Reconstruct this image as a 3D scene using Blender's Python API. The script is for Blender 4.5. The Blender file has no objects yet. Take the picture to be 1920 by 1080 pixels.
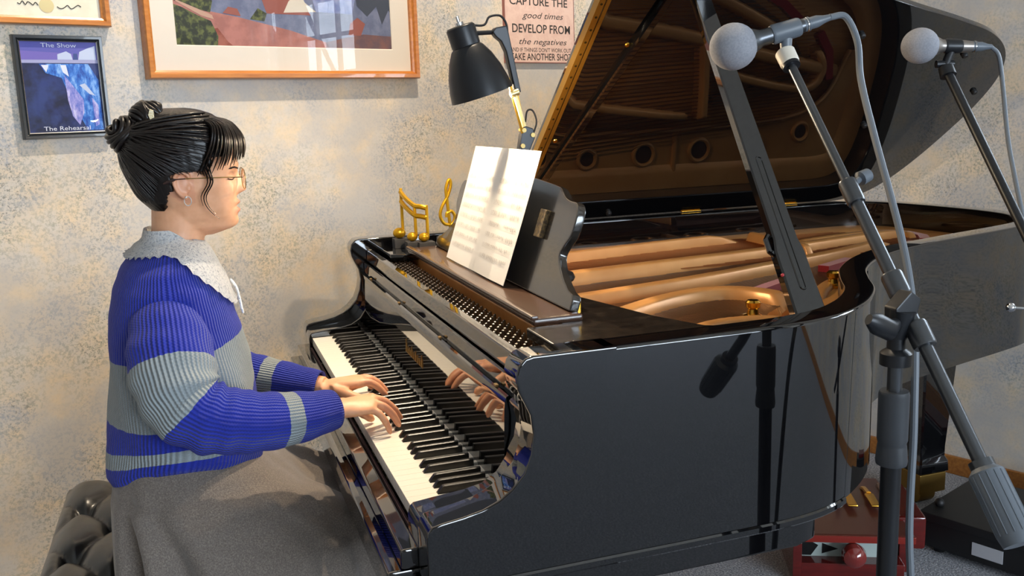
import bpy, bmesh, math, random
from mathutils import Vector as Vec, Matrix, noise
random.seed(7)
sc = bpy.context.scene
COL = sc.collection
PI = math.pi
# ---------------------------------------------------------------- camera
CAM = Vec((-.273358, -1.325656, 1.324033)); YAW, PIT, ROL, FPX = .325212, .186751, -.034737, 1745.32
def cam_axes():
    f = Vec((math.cos(PIT)*math.sin(YAW), math.cos(PIT)*math.cos(YAW), -math.sin(PIT)))
    r = f.cross(Vec((0, 0, 1))).normalized(); u = r.cross(f)
    return r*math.cos(ROL)+u*math.sin(ROL), u*math.cos(ROL)-r*math.sin(ROL), f
R_, U_, F_ = cam_axes()
cd = bpy.data.cameras.new('camera'); cam = bpy.data.objects.new('camera', cd); COL.objects.link(cam)
cd.sensor_width = 36; cd.lens = FPX/1920*36; cd.clip_start = .02
cam.matrix_world = Matrix(((R_.x, U_.x, -F_.x, CAM.x), (R_.y, U_.y, -F_.y, CAM.y), (R_.z, U_.z, -F_.z, CAM.z), (0, 0, 0, 1)))
sc.camera = cam
# ---------------------------------------------------------------- colour management, world
sc.view_settings.view_transform = 'Standard'; sc.view_settings.look = 'None'
sc.view_settings.exposure = 0.28; sc.view_settings.gamma = 1.0; sc.view_settings.use_curve_mapping = False
wd = bpy.data.worlds.new('daylight'); sc.world = wd; wd.use_nodes = True
wd.node_tree.nodes['Background'].inputs[0].default_value = (.55, .68, .9, 1)
wd.node_tree.nodes['Background'].inputs[1].default_value = 1.0
# ---------------------------------------------------------------- room frame: u along the back wall, v into the room
W = .400994; CW, SW = math.cos(W), math.sin(W)
UB, VB = 2.485, -1.703            # right wall at u = UB, back wall at v = VB
UL, VF, ZC = -3.6, 6.2, 3.9       # left wall, wall behind the camera, ceiling
def uv(u, v, z=0.): return Vec((u*CW+v*SW, u*SW-v*CW, z))
def area(name, loc, aim, sx, sy, power, col):
    l = bpy.data.lights.new(name, 'AREA'); l.shape = 'RECTANGLE'; l.size = sx; l.size_y = sy; l.energy = power; l.color = col
    o = bpy.data.objects.new(name, l); COL.objects.link(o); o.location = loc
    o.rotation_euler = (Vec(aim)-Vec(loc)).to_track_quat('-Z', 'Y').to_euler(); return o
P_WIN, P_WIN3, P_SPOT, P_BULB = 34, 400, 290, 44
COOL = (.76, .88, 1.0); WARM = (1.0, .82, .60); BULB = (1.0, .76, .48)
# daylight arriving through the windows (the lights stand outside the panes)
area('daylight_window_1', uv(UB+.25, .945, 1.9), uv(UB-1, .945, 1.3), .9, .6, P_WIN, COOL)
area('daylight_window_2', uv(UB+.25, 1.71, 1.9), uv(UB-1, 1.71, 1.3), .5, .6, P_WIN*.5, COOL)
area('daylight_window_3', uv(-.1, VF+.25, 1.65), uv(.1, 0, .9), 4.0, 1.9, P_WIN3, COOL)
sl = bpy.data.lights.new('ceiling_spot_lamp', 'SPOT'); sl.energy = P_SPOT; sl.color = WARM; sl.spot_size = math.radians(105); sl.spot_blend = .6; sl.shadow_soft_size = .035
so = bpy.data.objects.new('ceiling_spot_lamp', sl); COL.objects.link(so); so.location = uv(.95, -.55, 3.72)
so.rotation_euler = (uv(.55, VB, 1.0)-so.location).to_track_quat('-Z', 'Y').to_euler()
# ---------------------------------------------------------------- helpers
def tag(o, label=None, cat=None, group=None, kind=None):
    if label: o['label'] = label
    if cat: o['category'] = cat
    if group: o['group'] = group
    if kind: o['kind'] = kind
    return o
def empty(name, loc=(0, 0, 0), rz=0., label=None, cat=None, group=None):
    o = bpy.data.objects.new(name, None); COL.objects.link(o); o.location = loc; o.rotation_euler = (0, 0, rz); o.empty_display_size = .05
    return tag(o, label, cat, group)
def fin(name, bm, mat, parent=None, smooth=35, mats=None, recalc=True):
    if recalc: bmesh.ops.recalc_face_normals(bm, faces=bm.faces)
    me = bpy.data.meshes.new(name); bm.to_mesh(me); bm.free()
    for m in (mats or [mat]): me.materials.append(m)
    if smooth:
        me.polygons.foreach_set('use_smooth', [True]*len(me.polygons)); me.set_sharp_from_angle(angle=math.radians(smooth))
    o = bpy.data.objects.new(name, me); COL.objects.link(o)
    if smooth and smooth <= 50 and len(me.polygons) < 20000:
        wn_ = o.modifiers.new('weighted_normal', 'WEIGHTED_NORMAL'); wn_.keep_sharp = True; wn_.weight = 100
    if parent:
        o.parent = parent
        if parent.name in WP: o.matrix_parent_inverse = WP[parent.name]
    return o
WP = {}
def thing(name, loc, label, cat, group=None):      # an Empty at the thing's base; its parts are given in world coordinates
    o = empty(name, loc, 0, label, cat, group); WP[o.name] = Matrix.Translation(loc).inverted(); return o
def B(): return bmesh.new()
def bx(bm, x0, x1, y0, y1, z0, z1, bev=0., seg=2, mi=0):
    n = B(); bmesh.ops.create_cube(n, size=1)
    for v in n.verts: v.co = Vec((x0+(v.co.x+.5)*(x1-x0), y0+(v.co.y+.5)*(y1-y0), z0+(v.co.z+.5)*(z1-z0)))
    if bev: bmesh.ops.bevel(n, geom=n.edges[:], offset=bev, segments=seg, profile=.5, affect='EDGES')
    return merge(bm, n, mi)
def merge(bm, n, mi=0, mx=None):
    mp = {}
    for v in n.verts: mp[v] = bm.verts.new(mx @ v.co if mx else v.co)
    fs = []
    for f in n.faces:
        try: g = bm.faces.new([mp[v] for v in f.verts]); g.material_index = mi; fs.append(g)
        except ValueError: pass
    n.free(); return fs
def ax3(axis, p, t):
    return Vec((p[0], t, p[1])) if axis == 'y' else Vec((p[0], p[1], t)) if axis == 'z' else Vec((t, p[0], p[1]))
def prism(bm, poly, axis, a, b, bev=0., seg=2, mi=0):
    n = B(); A = [n.verts.new(ax3(axis, p, a)) for p in poly]; C = [n.verts.new(ax3(axis, p, b)) for p in poly]
    k = len(poly); n.faces.new(A); n.faces.new(C[::-1])
    for i in range(k): n.faces.new([A[i], A[(i+1) % k], C[(i+1) % k], C[i]])
    bmesh.ops.recalc_face_normals(n, faces=n.faces)
    if bev:
        es = [e for e in n.edges if len(e.link_faces) == 2 and e.calc_face_angle(0) > .6]
        bmesh.ops.bevel(n, geom=es, offset=bev, segments=seg, profile=.5, affect='EDGES', clamp_overlap=True)
    return merge(bm, n, mi)
def loft(bm, rings, closed=True, cap=(True, True), mi=0, uvl=None, vv=None):
    R = [[bm.verts.new(p) for p in r] for r in rings]; k = len(rings[0]); m = k if closed else k-1
    for i in range(len(R)-1):
        for j in range(m):
            try: f = bm.faces.new([R[i][j], R[i][(j+1) % k], R[i+1][(j+1) % k], R[i+1][j]])
            except ValueError: continue
            f.material_index = mi
            if uvl:
                for l, (a, b) in zip(f.loops, ((i, j), (i, j+1), (i+1, j+1), (i+1, j))): l[uvl].uv = (b/k, vv[a] if not callable(vv) else vv(a, b % k))
    if closed:
        if cap[0]: f = bm.faces.new(R[0][::-1]); f.material_index = mi
        if cap[1]: f = bm.faces.new(R[-1]); f.material_index = mi
    return R
def crom(pts, n=8, closed=False):
    pts = [Vec(p) for p in pts]; out = []; k = len(pts); rng = range(k if closed else k-1)
    for i in rng:
        p0 = pts[(i-1) % k] if closed or i > 0 else pts[0]*2-pts[1]
        p1, p2 = pts[i], pts[(i+1) % k]
        p3 = pts[(i+2) % k] if closed or i+2 < k else p2*2-p1
        for s in range(n):
            t = s/n; out.append(.5*((2*p1)+(p2-p0)*t+(2*p0-5*p1+4*p2-p3)*t*t+(3*p1-p0-3*p2+p3)*t**3))
    if not closed: out.append(pts[-1])
    return out
def tube(bm, pts, r, n=10, caps=True, flat=1., up=None, mi=0, closed=False):
    pts = [Vec(p) for p in pts]; k = len(pts); rs = r if isinstance(r, (list, tuple)) else [r]*k
    T = []
    for i in range(k):
        a = pts[(i-1) % k] if closed or i > 0 else pts[i]; b = pts[(i+1) % k] if closed or i < k-1 else pts[i]
        T.append((b-a).normalized())
    u = Vec(up) if up else (Vec((0, 0, 1)) if abs(T[0].z) < .9 else Vec((1, 0, 0)))
    rings = []
    for i in range(k):
        u = (u-T[i]*u.dot(T[i]))
        if u.length < 1e-6: u = Vec((1, 0, 0))-T[i]*T[i].x
        u.normalize(); w = T[i].cross(u)
        rings.append([pts[i]+(u*math.sin(2*PI*j/n)*flat+w*math.cos(2*PI*j/n))*rs[i] for j in range(n)])
    if closed: rings.append(rings[0])
    if closed:
        R = [[bm.verts.new(p) for p in q] for q in rings[:-1]]; R.append(R[0])
        for i in range(len(R)-1):
            for j in range(n):
                f = bm.faces.new([R[i][j], R[i][(j+1) % n], R[i+1][(j+1) % n], R[i+1][j]]); f.material_index = mi
    else: loft(bm, rings, True, (caps, caps), mi)
def lathe(bm, prof, o=(0, 0, 0), d=(0, 0, 1), n=24, mi=0):
    d = Vec(d).normalized(); q = d.to_track_quat('Z', 'Y'); o = Vec(o)
    rings = [[o+q @ Vec((max(r, 1e-5)*math.cos(2*PI*j/n), max(r, 1e-5)*math.sin(2*PI*j/n), h)) for j in range(n)] for r, h in prof]
    loft(bm, rings, True, (True, True), mi)
def ell(bm, c, r, rot=None, n=16, m=10, mi=0):
    M3 = rot or Matrix.Identity(3); c = Vec(c); rings = []
    for i in range(m+1):
        a = PI*(i/m)*.998+.003
        rings.append([c+M3 @ Vec((r[0]*math.sin(a)*math.cos(2*PI*j/n), r[1]*math.sin(a)*math.sin(2*PI*j/n), -r[2]*math.cos(a))) for j in range(n)])
    loft(bm, rings, True, (True, True), mi)
# ---------------------------------------------------------------- materials
def S(h):
    h = h.lstrip('#'); c = [int(h[i:i+2], 16)/255 for i in (0, 2, 4)]
    return tuple((x/12.92 if x <= .04045 else ((x+.055)/1.055)**2.4) for x in c)+(1,)
def mat(name, col, rough=.5, metal=0., ior=1.5, coat=0., spec=None, emit=None, es=0., sss=0., sheen=0.):
    m = bpy.data.materials.new(name); m.use_nodes = True; p = m.node_tree.nodes['Principled BSDF']
    p.inputs['Base Color'].default_value = S(col) if isinstance(col, str) else (*col, 1)
    p.inputs['Roughness'].default_value = rough; p.inputs['Metallic'].default_value = metal; p.inputs['IOR'].default_value = ior
    p.inputs['Coat Weight'].default_value = coat; p.inputs['Coat Roughness'].default_value = .02
    if sheen: p.inputs['Sheen Weight'].default_value = sheen; p.inputs['Sheen Roughness'].default_value = .4
    if emit: p.inputs['Emission Color'].default_value = S(emit); p.inputs['Emission Strength'].default_value = es
    if sss: p.inputs['Subsurface Weight'].default_value = sss; p.inputs['Subsurface Radius'].default_value = (.8, .25, .12); p.inputs['Subsurface Scale'].default_value = .006
    return m
class NT:
    def __init__(s, m): s.t = m.node_tree; s.p = s.t.nodes['Principled BSDF']
    def n(s, typ, **k):
        x = s.t.nodes.new('ShaderNode'+typ)
        for a, b in k.items():
            if a.startswith('i_'): x.inputs[a[2:]].default_value = b
            else: setattr(x, a, b)
        return x
    def l(s, a, b): s.t.links.new(a, b)
    def noise(s, sc_, det=4., rough=.6, vec=None, scale3=None):
        x = s.n('TexNoise'); x.inputs['Scale'].default_value = sc_; x.inputs['Detail'].default_value = det; x.inputs['Roughness'].default_value = rough
        if vec is None: vec = s.n('TexCoord').outputs['Object']
        if scale3:
            mp = s.n('Mapping'); mp.inputs['Scale'].default_value = scale3; s.l(vec, mp.inputs[0]); vec = mp.outputs[0]
        s.l(vec, x.inputs['Vector']); return x.outputs[0]
    def ramp(s, f, stops, const=False):
        x = s.n('ValToRGB'); cr = x.color_ramp; cr.interpolation = 'CONSTANT' if const else 'LINEAR'
        while len(cr.elements) < len(stops): cr.elements.new(.5)
        for e, (p_, c) in zip(cr.elements, stops): e.position = p_; e.color = S(c) if isinstance(c, str) else (c, c, c, 1)
        s.l(f, x.inputs[0]); return x.outputs[0]
    def mix(s, f, a, b):
        x = s.n('Mix', data_type='RGBA')
        for i, v in ((0, f), (6, a), (7, b)):
            if hasattr(v, 'links'): s.l(v, x.inputs[i])
            else: x.inputs[i].default_value = S(v) if isinstance(v, str) else v
        return x.outputs[2]
    def math(s, op, a, b=0.):
        x = s.n('Math', operation=op)
        for i, v in ((0, a), (1, b)):
            if hasattr(v, 'links'): s.l(v, x.inputs[i])
            else: x.inputs[i].default_value = v
        return x.outputs[0]
    def base(s, c): s.l(c, s.p.inputs['Base Color'])
    def bump(s, h, st=.3, d=.002):
        b = s.n('Bump'); b.inputs['Strength'].default_value = st; b.inputs['Distance'].default_value = d
        s.l(h, b.inputs['Height']); s.l(b.outputs[0], s.p.inputs['Normal'])
def speckle(name, a, b, sc_, rough=.7, lo=.4, hi=.6, bump=0., metal=0., coat=0.):
    m = mat(name, a, rough, metal, coat=coat); t = NT(m); f = t.noise(sc_); t.base(t.ramp(f, [(lo, a), (hi, b)]))
    if bump: t.bump(f, bump)
    return m
def wallpaper():
    m = mat('sponged_wallpaper', '#d9c8ac', .75); t = NT(m); co = t.n('TexCoord').outputs['Object']
    big = t.noise(2.8, 3, .6, co); big2 = t.noise(4.5, 3, .6, co, (1, 1, 1.3)); mid = t.noise(13, 4, .65, co)
    fine = t.noise(120, 3, .7, co); fine2 = t.noise(170, 2, .6, co)
    basec = t.mix(t.ramp(mid, [(.38, 0.), (.64, 1.)]), '#cac4bd', '#d8c6ad')
    basec = t.mix(t.ramp(big2, [(.44, 0.), (.64, .85)]), basec, '#b9b6b3')
    sp = t.math('MULTIPLY', t.ramp(big, [(.42, .2), (.58, 1.)]), t.ramp(fine, [(.47, 0.), (.60, 1.)]))
    spc = t.mix(t.ramp(big2, [(.42, 0.), (.58, 1.)]), '#9b9b8c', '#949ba8')
    c = t.mix(t.math('MULTIPLY', sp, .7), basec, spc)
    dk = t.math('MULTIPLY', t.ramp(big, [(.52, 0.), (.64, 1.)]), t.ramp(fine2, [(.57, 0.), (.66, 1.)]))
    c = t.mix(t.math('MULTIPLY', dk, .75), c, '#6c706c')
    t.base(c); t.bump(fine, .15, .0012); return m
def carpet():
    m = mat('grey_carpet', '#9a9794', .95, sheen=.3); t = NT(m); f = t.noise(170, 2, .75); g = t.noise(14, 3)
    t.base(t.mix(t.ramp(g, [(.35, 0.), (.65, .35)]), t.ramp(f, [(.36, '#565962'), (.5, '#888b94'), (.62, '#c2c4c8')]), '#7f828a')); t.bump(f, .9, .006); return m
def wood(name, a, b, rough=.35, sc3=(2, 30, 30), coat=0.):
    m = mat(name, a, rough, coat=coat); t = NT(m); f = t.noise(3, 5, .6, None, sc3); t.base(t.ramp(f, [(.3, a), (.7, b)])); t.bump(f, .06); return m
def glassy(name, f0=.04):
    m = bpy.data.materials.new(name); m.use_nodes = True; t = m.node_tree; t.nodes.clear(); N = t.nodes.new; L = t.links.new
    o = N('ShaderNodeOutputMaterial'); mx = N('ShaderNodeMixShader'); tr = N('ShaderNodeBsdfTransparent'); g = N('ShaderNodeBsdfGlossy'); lw = N('ShaderNodeLayerWeight'); pw = N('ShaderNodeMath'); ma = N('ShaderNodeMath')
    g.inputs['Roughness'].default_value = .01; lw.inputs[0].default_value = .5; pw.operation = 'POWER'; pw.inputs[1].default_value = 5.; ma.operation = 'MULTIPLY_ADD'; ma.inputs[1].default_value = 1-f0; ma.inputs[2].default_value = f0
    L(lw.outputs['Facing'], pw.inputs[0]); L(pw.outputs[0], ma.inputs[0]); L(ma.outputs[0], mx.inputs[0]); L(tr.outputs[0], mx.inputs[1]); L(g.outputs[0], mx.inputs[2]); L(mx.outputs[0], o.inputs[0]); return m
M_wall = wallpaper(); M_carpet = carpet()
M_ceil = speckle('ceiling_plaster', '#d8d4cc', '#e0dcd4', 30, .9)
M_base = wood('oak_baseboard', '#8a5526', '#b07536', .4)
M_white = mat('white_paint', '#d9d7d2', .5); M_glass = glassy('window_glass'); M_pglass = glassy('picture_glass', .02)
M_blk = mat('black_piano_lacquer', (.003, .003, .0036), .03, ior=1.55, coat=.7)
t = NT(M_blk); t.bump(t.noise(.9, 1, .4), .02, .01)
M_dusty = mat('dusty_black_lacquer', (.018, .014, .011), .22, coat=.3); t = NT(M_dusty); f = t.noise(35, 5, .65); t.base(t.ramp(f, [(.35, '#14110f'), (.62, '#2a231d'), (.75, '#4d4337')]))
M_desk = mat('music_desk_lacquer', (.02, .019, .018), .17, ior=1.6, coat=.4); t = NT(M_desk); t.base(t.ramp(t.noise(25, 5, .6), [(.35, '#1c1a18'), (.7, '#332e29')]))
M_key = mat('white_key_plastic', '#e6e0d4', .22, coat=.2); M_sharp = mat('black_key_satin', '#161413', .32)
M_felt = mat('red_felt', '#8f1a1f', .95, sheen=.5); M_red = mat('dark_key_felt', '#2c1014', .9)
M_gold = mat('bronze_plate_paint', '#c98a3e', .36, .25); t = NT(M_gold); f = t.noise(6, 3); t.base(t.ramp(f, [(.3, '#bd8046'), (.7, '#d29a5c')]))
M_brass = mat('polished_brass', '#cf9f3f', .22, 1.); M_steel = mat('steel_pins', '#9a938a', .3, 1.); M_copper = mat('copper_strings', '#a4663a', .4, 1.)
M_sound = wood('spruce_soundboard', '#c07a35', '#dc9a50', .35, (4, 40, 4), .2)
M_chrome = mat('chrome', '#c9ccd0', .12, 1.); M_blkmetal = mat('black_powder_coat', '#1a1c20', .38, .3); M_gun = mat('gunmetal', '#55585c', .33, .9)
M_grey = mat('grey_plastic', '#565e67', .42); M_dgrey = mat('dark_grey_plastic', '#33373d', .5); M_rubber = mat('grey_cable_rubber', '#5d646c', .5); M_blkrub = mat('black_rubber', '#121214', .55)
M_foam = speckle('grey_foam', '#7f8189', '#8a8c93', 300, .95, bump=.08)
M_ring = mat('cream_plastic_ring', '#cfc8ba', .5)
# ================================================================ the room
def struct(name, bm, m, parent=None, **k):
    o = fin(name, bm, m, parent, **k)
    if parent is None: o.rotation_euler = (0, 0, W); o['kind'] = 'structure'
    return o
T_ = .12
b = B(); bx(b, UL-T_, UB+T_, -VF-T_, -VB+T_, -.1, 0); struct('floor', b, M_carpet, smooth=0)['label'] = 'grey speckled carpet floor'
b = B(); bx(b, UL-T_, UB+T_, -VF-T_, -VB+T_, ZC, ZC+.1); struct('ceiling', b, M_ceil, smooth=0)['label'] = 'white plaster ceiling'
b = B(); bx(b, UL-T_, UB+T_, -VB, -VB+T_, 0, ZC); struct('wall_back', b, M_wall, smooth=0)['label'] = 'sponged cream wallpaper wall hung with pictures'
b = B(); bx(b, UL-T_, UL, -VF-T_, -VB, 0, ZC); struct('wall_left', b, M_wall, smooth=0)['label'] = 'sponged cream wallpaper wall behind the bench'
WINS = [('r', .55, 1.34, 1.62, 2.08), ('r', 1.52, 1.9, 1.62, 2.08), ('f', -1.9, 1.8, .8, 2.5), ('f', 2.08, 2.42, .85, 1.76)]
def holed(name, horiz, fixed0, fixed1, a0, a1, holes, label):
    b = B(); cur = a0
    def seg(p, q, z0, z1):
        if horiz: bx(b, p, q, fixed0, fixed1, z0, z1)
        else: bx(b, fixed0, fixed1, p, q, z0, z1)
    for h0, h1, z0, z1 in sorted(holes):
        seg(cur, h0, 0, ZC); seg(h0, h1, 0, z0); seg(h0, h1, z1, ZC); cur = h1
    seg(cur, a1, 0, ZC); struct(name, b, M_wall, smooth=0)['label'] = label
holed('wall_right', False, UB, UB+T_, -VF, -VB, [(-v1, -v0, z0, z1) for k, v0, v1, z0, z1 in WINS if k == 'r'], 'sponged cream wallpaper wall behind the piano tail')
holed('wall_front', True, -VF-T_, -VF, UL, UB+T_, [(u0, u1, z0, z1) for k, u0, u1, z0, z1 in WINS if k == 'f'], 'wallpaper wall with a wide window facing the piano')
for i, (k, a0, a1, z0, z1) in enumerate(WINS):
    b = B(); fw = .045
    def q(p0, p1, y0, y1, c0, c1):
        bv = .004 if y1-y0 > .01 else 0
        if k == 'r': bx(b, UB+y0, UB+y1, -p1, -p0, c0, c1, bv)
        else: bx(b, p0, p1, -VF-y1, -VF-y0, c0, c1, bv)
    q(a0-.05, a1+.05, -.015, .1, z1, z1+.07); q(a0-.05, a1+.05, -.03, .1, z0-.06, z0); q(a0-.05, a0, -.015, .1, z0, z1); q(a1, a1+.05, -.015, .1, z0, z1)
    wn = struct('window_%d' % (i+1), b, M_white); wn['label'] = ['white framed window beside the right wall corner', 'narrow white framed window on the right wall', 'wide white framed window behind the camera', 'narrow white framed window in the far corner'][i]
    b = B(); n = 3 if k == 'f' else (3 if a1-a0 > .6 else 2)
    for j in range(1, n): p = a0+(a1-a0)*j/n; q(p-.012, p+.012, .03, .06, z0, z1)
    q(a0, a1, .03, .06, (z0+z1)/2-.012, (z0+z1)/2+.012); struct('muntins', b, M_white, wn)
    b = B(); q(a0, a1, .044, .0445, z0, z1); struct('pane', b, M_glass, wn, smooth=0)
b = B(); bx(b, UB-.016, UB, -VF, -VB, 0, .066, .004); struct('baseboard_right', b, M_base)['label'] = 'oak baseboard along the right wall'
b = B(); bx(b, .35, UB-.016, -VB-.016, -VB, 0, .066, .004); struct('baseboard_back', b, M_base)['label'] = 'oak baseboard along the picture wall'
b = B(); bx(b, UL, UL+.016, -VF, -VB-.016, 0, .066, .004); struct('baseboard_left', b, M_base)['label'] = 'oak baseboard along the left wall'
# ceiling spot fixture
dv = (uv(.55, VB, 1.0)-so.location).normalized(); sp = thing('ceiling_spotlight', uv(.95, -.55, ZC), 'white ceiling spotlight aimed at the picture wall', 'spotlight')
b = B(); lathe(b, [(.0, -.13), (.05, -.13), (.06, -.1), (.06, .03), (.056, .03), (.056, -.06), (0, -.06)], so.location, dv, 28); fin('can', b, M_white, sp)
b = B(); tube(b, [uv(.95, -.55, ZC), so.location-dv*.12], .012); lathe(b, [(.0, 0), (.05, 0), (.05, .02), (0, .02)], uv(.95, -.55, ZC-.02)); fin('stem', b, M_white, sp)

# ================================================================ pictures on the back wall
def wallthing(name, u, z, label, cat, group=None):
    return empty(name, uv(u, VB, z), W, label, cat, group)        # local x to the right, z up, -y out of the wall
def rect_frame(bm, x0, x1, z0, z1, w, d, prof=None):
    # four mitred bars with a rounded moulding profile (offset inward o, depth y)
    prof = prof or [(0, 0), (0, -d*.8), (w*.15, -d), (w*.6, -d*.95), (w*.75, -d*.7), (w, -d*.6), (w, 0)]
    rings = []
    for cx, cz, sx, sz in ((x0, z0, 1, 1), (x1, z0, -1, 1), (x1, z1, -1, -1), (x0, z1, 1, -1)):
        rings.append([Vec((cx+sx*o, y, cz+sz*o)) for o, y in prof])
    k = len(prof); R = [[bm.verts.new(p) for p in r] for r in rings]
    for i in range(4):
        for j in range(k): bm.faces.new([R[i][j], R[(i+1) % 4][j], R[(i+1) % 4][(j+1) % k], R[i][(j+1) % k]])
def quad(bm, pts, y, mi=0):
    f = bm.faces.new([bm.verts.new(Vec((x, y, z))) for x, z in pts]); f.material_index = mi; return f
def text_bm(bm, s, x0, x1, zb, h, y, mi=0, shear=0., thick=.0006, bold=0.):
    c = bpy.data.curves.new('t', 'FONT'); c.body = s; c.shear = shear; c.extrude = 0; c.resolution_u = 3; c.offset = bold
    o = bpy.data.objects.new('t', c); COL.objects.link(o); dg = bpy.context.evaluated_depsgraph_get(); me = bpy.data.meshes.new_from_object(o.evaluated_get(dg))
    xs = [v.co.x for v in me.vertices]; ys = [v.co.y for v in me.vertices]; a, e = min(xs), max(xs)
    cap = .70; n = B(); n.from_mesh(me)
    for v in n.verts: v.co = Vec((x0+(v.co.x-a)/(e-a)*(x1-x0), y, zb+v.co.y/cap*h))
    merge(bm, n, mi); bpy.data.objects.remove(o); bpy.data.meshes.remove(me); bpy.data.curves.remove(c)
M_frame = wood('honey_wood_frame', '#a5601f', '#c57e34', .28, (3, 30, 30), .4); M_matb = mat('cream_mat_board', '#d9d0c4', .9)
M_cert = speckle('cream_certificate_paper', '#dcd6c2', '#e4dfcc', 20, .9); M_ink = mat('dark_ink', '#34302e', .8); M_seal = mat('embossed_gold_seal', '#cdbf8e', .6)
# certificate, top left
U0, U1 = -.46, .224
fr = wallthing('certificate_frame', (U0+U1)/2, 1.60, 'wooden certificate frame at the top left corner, signature and seal showing', 'picture')
hw = (U1-U0)/2
b = B(); rect_frame(b, -hw, hw, 0, .50, .024, .03); fin('frame', b, M_frame, fr)
b = B(); bx(b, -hw+.02, hw-.02, -.010, -.002, .02, .48); fin('certificate', b, M_cert, fr, smooth=0)
b = B()
def scribble(x, z, n, h, step): tube(b, crom([(x+i*step, -.0112, z+random.uniform(-h, h)) for i in range(n)], 4), .0011, 4)
scribble(.105, .060, 9, .008, .0065); fin('signature', b, M_ink, fr)
b = B(); scribble(.205, .052, 10, .006, .007); fin('signature', b, M_ink, fr)
b = B(); lathe(b, [(0, 0), (.017, 0), (.019, .0008), (.012, .0014), (0, .0014)], (.178, -.0102, .053), (0, -1, 0), 24); fin('seal', b, M_seal, fr)
b = B(); quad(b, [(-hw+.02, .02), (hw-.02, .02), (hw-.02, .48), (-hw+.02, .48)], -.016); fin('glass', b, M_pglass, fr, smooth=0)
# iceberg poster in black frame
ps = wallthing('poster_frame', .077, 1.295, 'small black framed iceberg poster reading The Show and The Rehearsal', 'picture')
def streaky(name, a, c, d):
    m = mat(name, a, .8); t = NT(m); f = t.noise(1, 6, .7, None, (70, 70, 26)); t.base(t.ramp(f, [(.36, a), (.5, c), (.64, d)])); return m
M_pblk = mat('black_frame_paint', '#1f2226', .3, coat=.3); M_pb = [mat('print_violet_sky', '#5a5aa8', .8), mat('print_pale_ice', '#b9c3dc', .8), speckle('print_deep_navy', '#1d2340', '#2c3a72', 14, .8),
   streaky('print_blue_ice', '#1b3f98', '#3d78cc', '#8ab4e8'), streaky('print_lilac_ice', '#5a6cc0', '#9c98d4', '#cfcbea'), mat('print_white', '#d5d9e8', .8), mat('print_horizon', '#9d9fc4', .8), mat('print_violet_low', '#6f63b0', .8), mat('print_slate', '#3b4d86', .8)]
b = B(); rect_frame(b, -.117, .117, 0, .279, .0145, .022); fin('frame', b, M_pblk, ps)
b = B(); rect_frame(b, -.1035, .1035, .0135, .2655, .0035, .017, [(0, 0), (0, -.016), (.0015, -.0175), (.0035, -.016), (.0035, 0)]); fin('silver_lip', b, M_chrome, ps)
b = B(); quad(b, [(-.1, .015), (.1, .015), (.1, .265), (-.1, .265)], -.008, 2)
quad(b, [(-.1, .212), (.1, .212), (.1, .265), (-.1, .265)], -.0082, 0); quad(b, [(-.1, .212), (.1, .212), (.1, .228), (-.1, .238)], -.0083, 7); quad(b, [(-.1, .205), (.1, .205), (.1, .2145), (-.1, .2135)], -.0084, 6)
quad(b, [(-.005, .2145), (.035, .2145), (.032, .230), (.02, .237), (.008, .233), (-.004, .229)], -.0086, 1); quad(b, [(.05, .2145), (.098, .2145), (.098, .253), (.075, .245), (.055, .236)], -.0086, 1); quad(b, [(.036, .2145), (.049, .2145), (.049, .231), (.038, .231)], -.00865, 8)
quad(b, [(-.055, .203), (.075, .203), (.098, .16), (.098, .02), (.055, .02), (.02, .10), (.0, .165), (-.04, .178)], -.0086, 3)
quad(b, [(.008, .172), (.03, .14), (.052, .105), (.05, .07), (.035, .035), (.018, .06), (.010, .105)], -.0088, 4); quad(b, [(.075, .11), (.09, .09), (.088, .035), (.078, .03)], -.0088, 4)
quad(b, [(.06, .15), (.085, .115), (.07, .12), (.045, .145)], -.0088, 1); quad(b, [(-.05, .20), (-.03, .20), (-.038, .18)], -.0088, 5); quad(b, [(.0, .20), (.015, .20), (.02, .168), (.005, .18)], -.0088, 5)
text_bm(b, 'The Show', -.045, .048, .2475, .0115, -.0092, 5); text_bm(b, 'The Rehearsal', -.062, .062, .0215, .0115, -.0092, 5)
fin('print', b, None, ps, smooth=0, mats=M_pb)
b = B(); quad(b, [(-.1005, .0145), (.1005, .0145), (.1005, .2655), (-.1005, .2655)], -.0142); fin('glass', b, M_pglass, ps, smooth=0)
# big landscape
bp = wallthing('landscape_picture', .805, 1.455, 'large wood framed lakeside landscape photograph with cream mat', 'picture')
M_lp = [speckle('print_lake', '#5c6480', '#6f7690', 25, .8), speckle('print_red_earth', '#93605a', '#a87068', 18, .8), speckle('print_dark_bush', '#262d22', '#5b6238', 55, .8, .45, .62), speckle('print_rust_ground', '#7c3f33', '#93584a', 22, .8),
   mat('print_reflection_white', '#c9c2b6', .8), speckle('print_blue_reflection', '#6876a8', '#8a93b8', 30, .8), mat('print_dark_forest', '#3a4150', .8), mat('print_driftwood', '#b08d7c', .8), mat('print_rock', '#8a5048', .8), speckle('print_dim_shore', '#5e4a52', '#76524e', 20, .8)]
b = B(); rect_frame(b, -.492, .492, 0, .80, .026, .036); fin('frame', b, M_frame, bp)
b = B(); rect_frame(b, -.47, .47, .022, .778, .080, .012, [(0, 0), (0, -.011), (.077, -.011), (.080, -.009), (.080, 0)]); fin('mat_board', b, M_matb, bp, smooth=0)
L0 = -.805
def lp(pts, y, mi): quad(b, [(u+L0, z-1.455) for u, z in pts], y, mi)
b = B(); lp([(.40, 1.51), (1.21, 1.51), (1.21, 2.19), (.40, 2.19)], -.006, 0)
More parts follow.
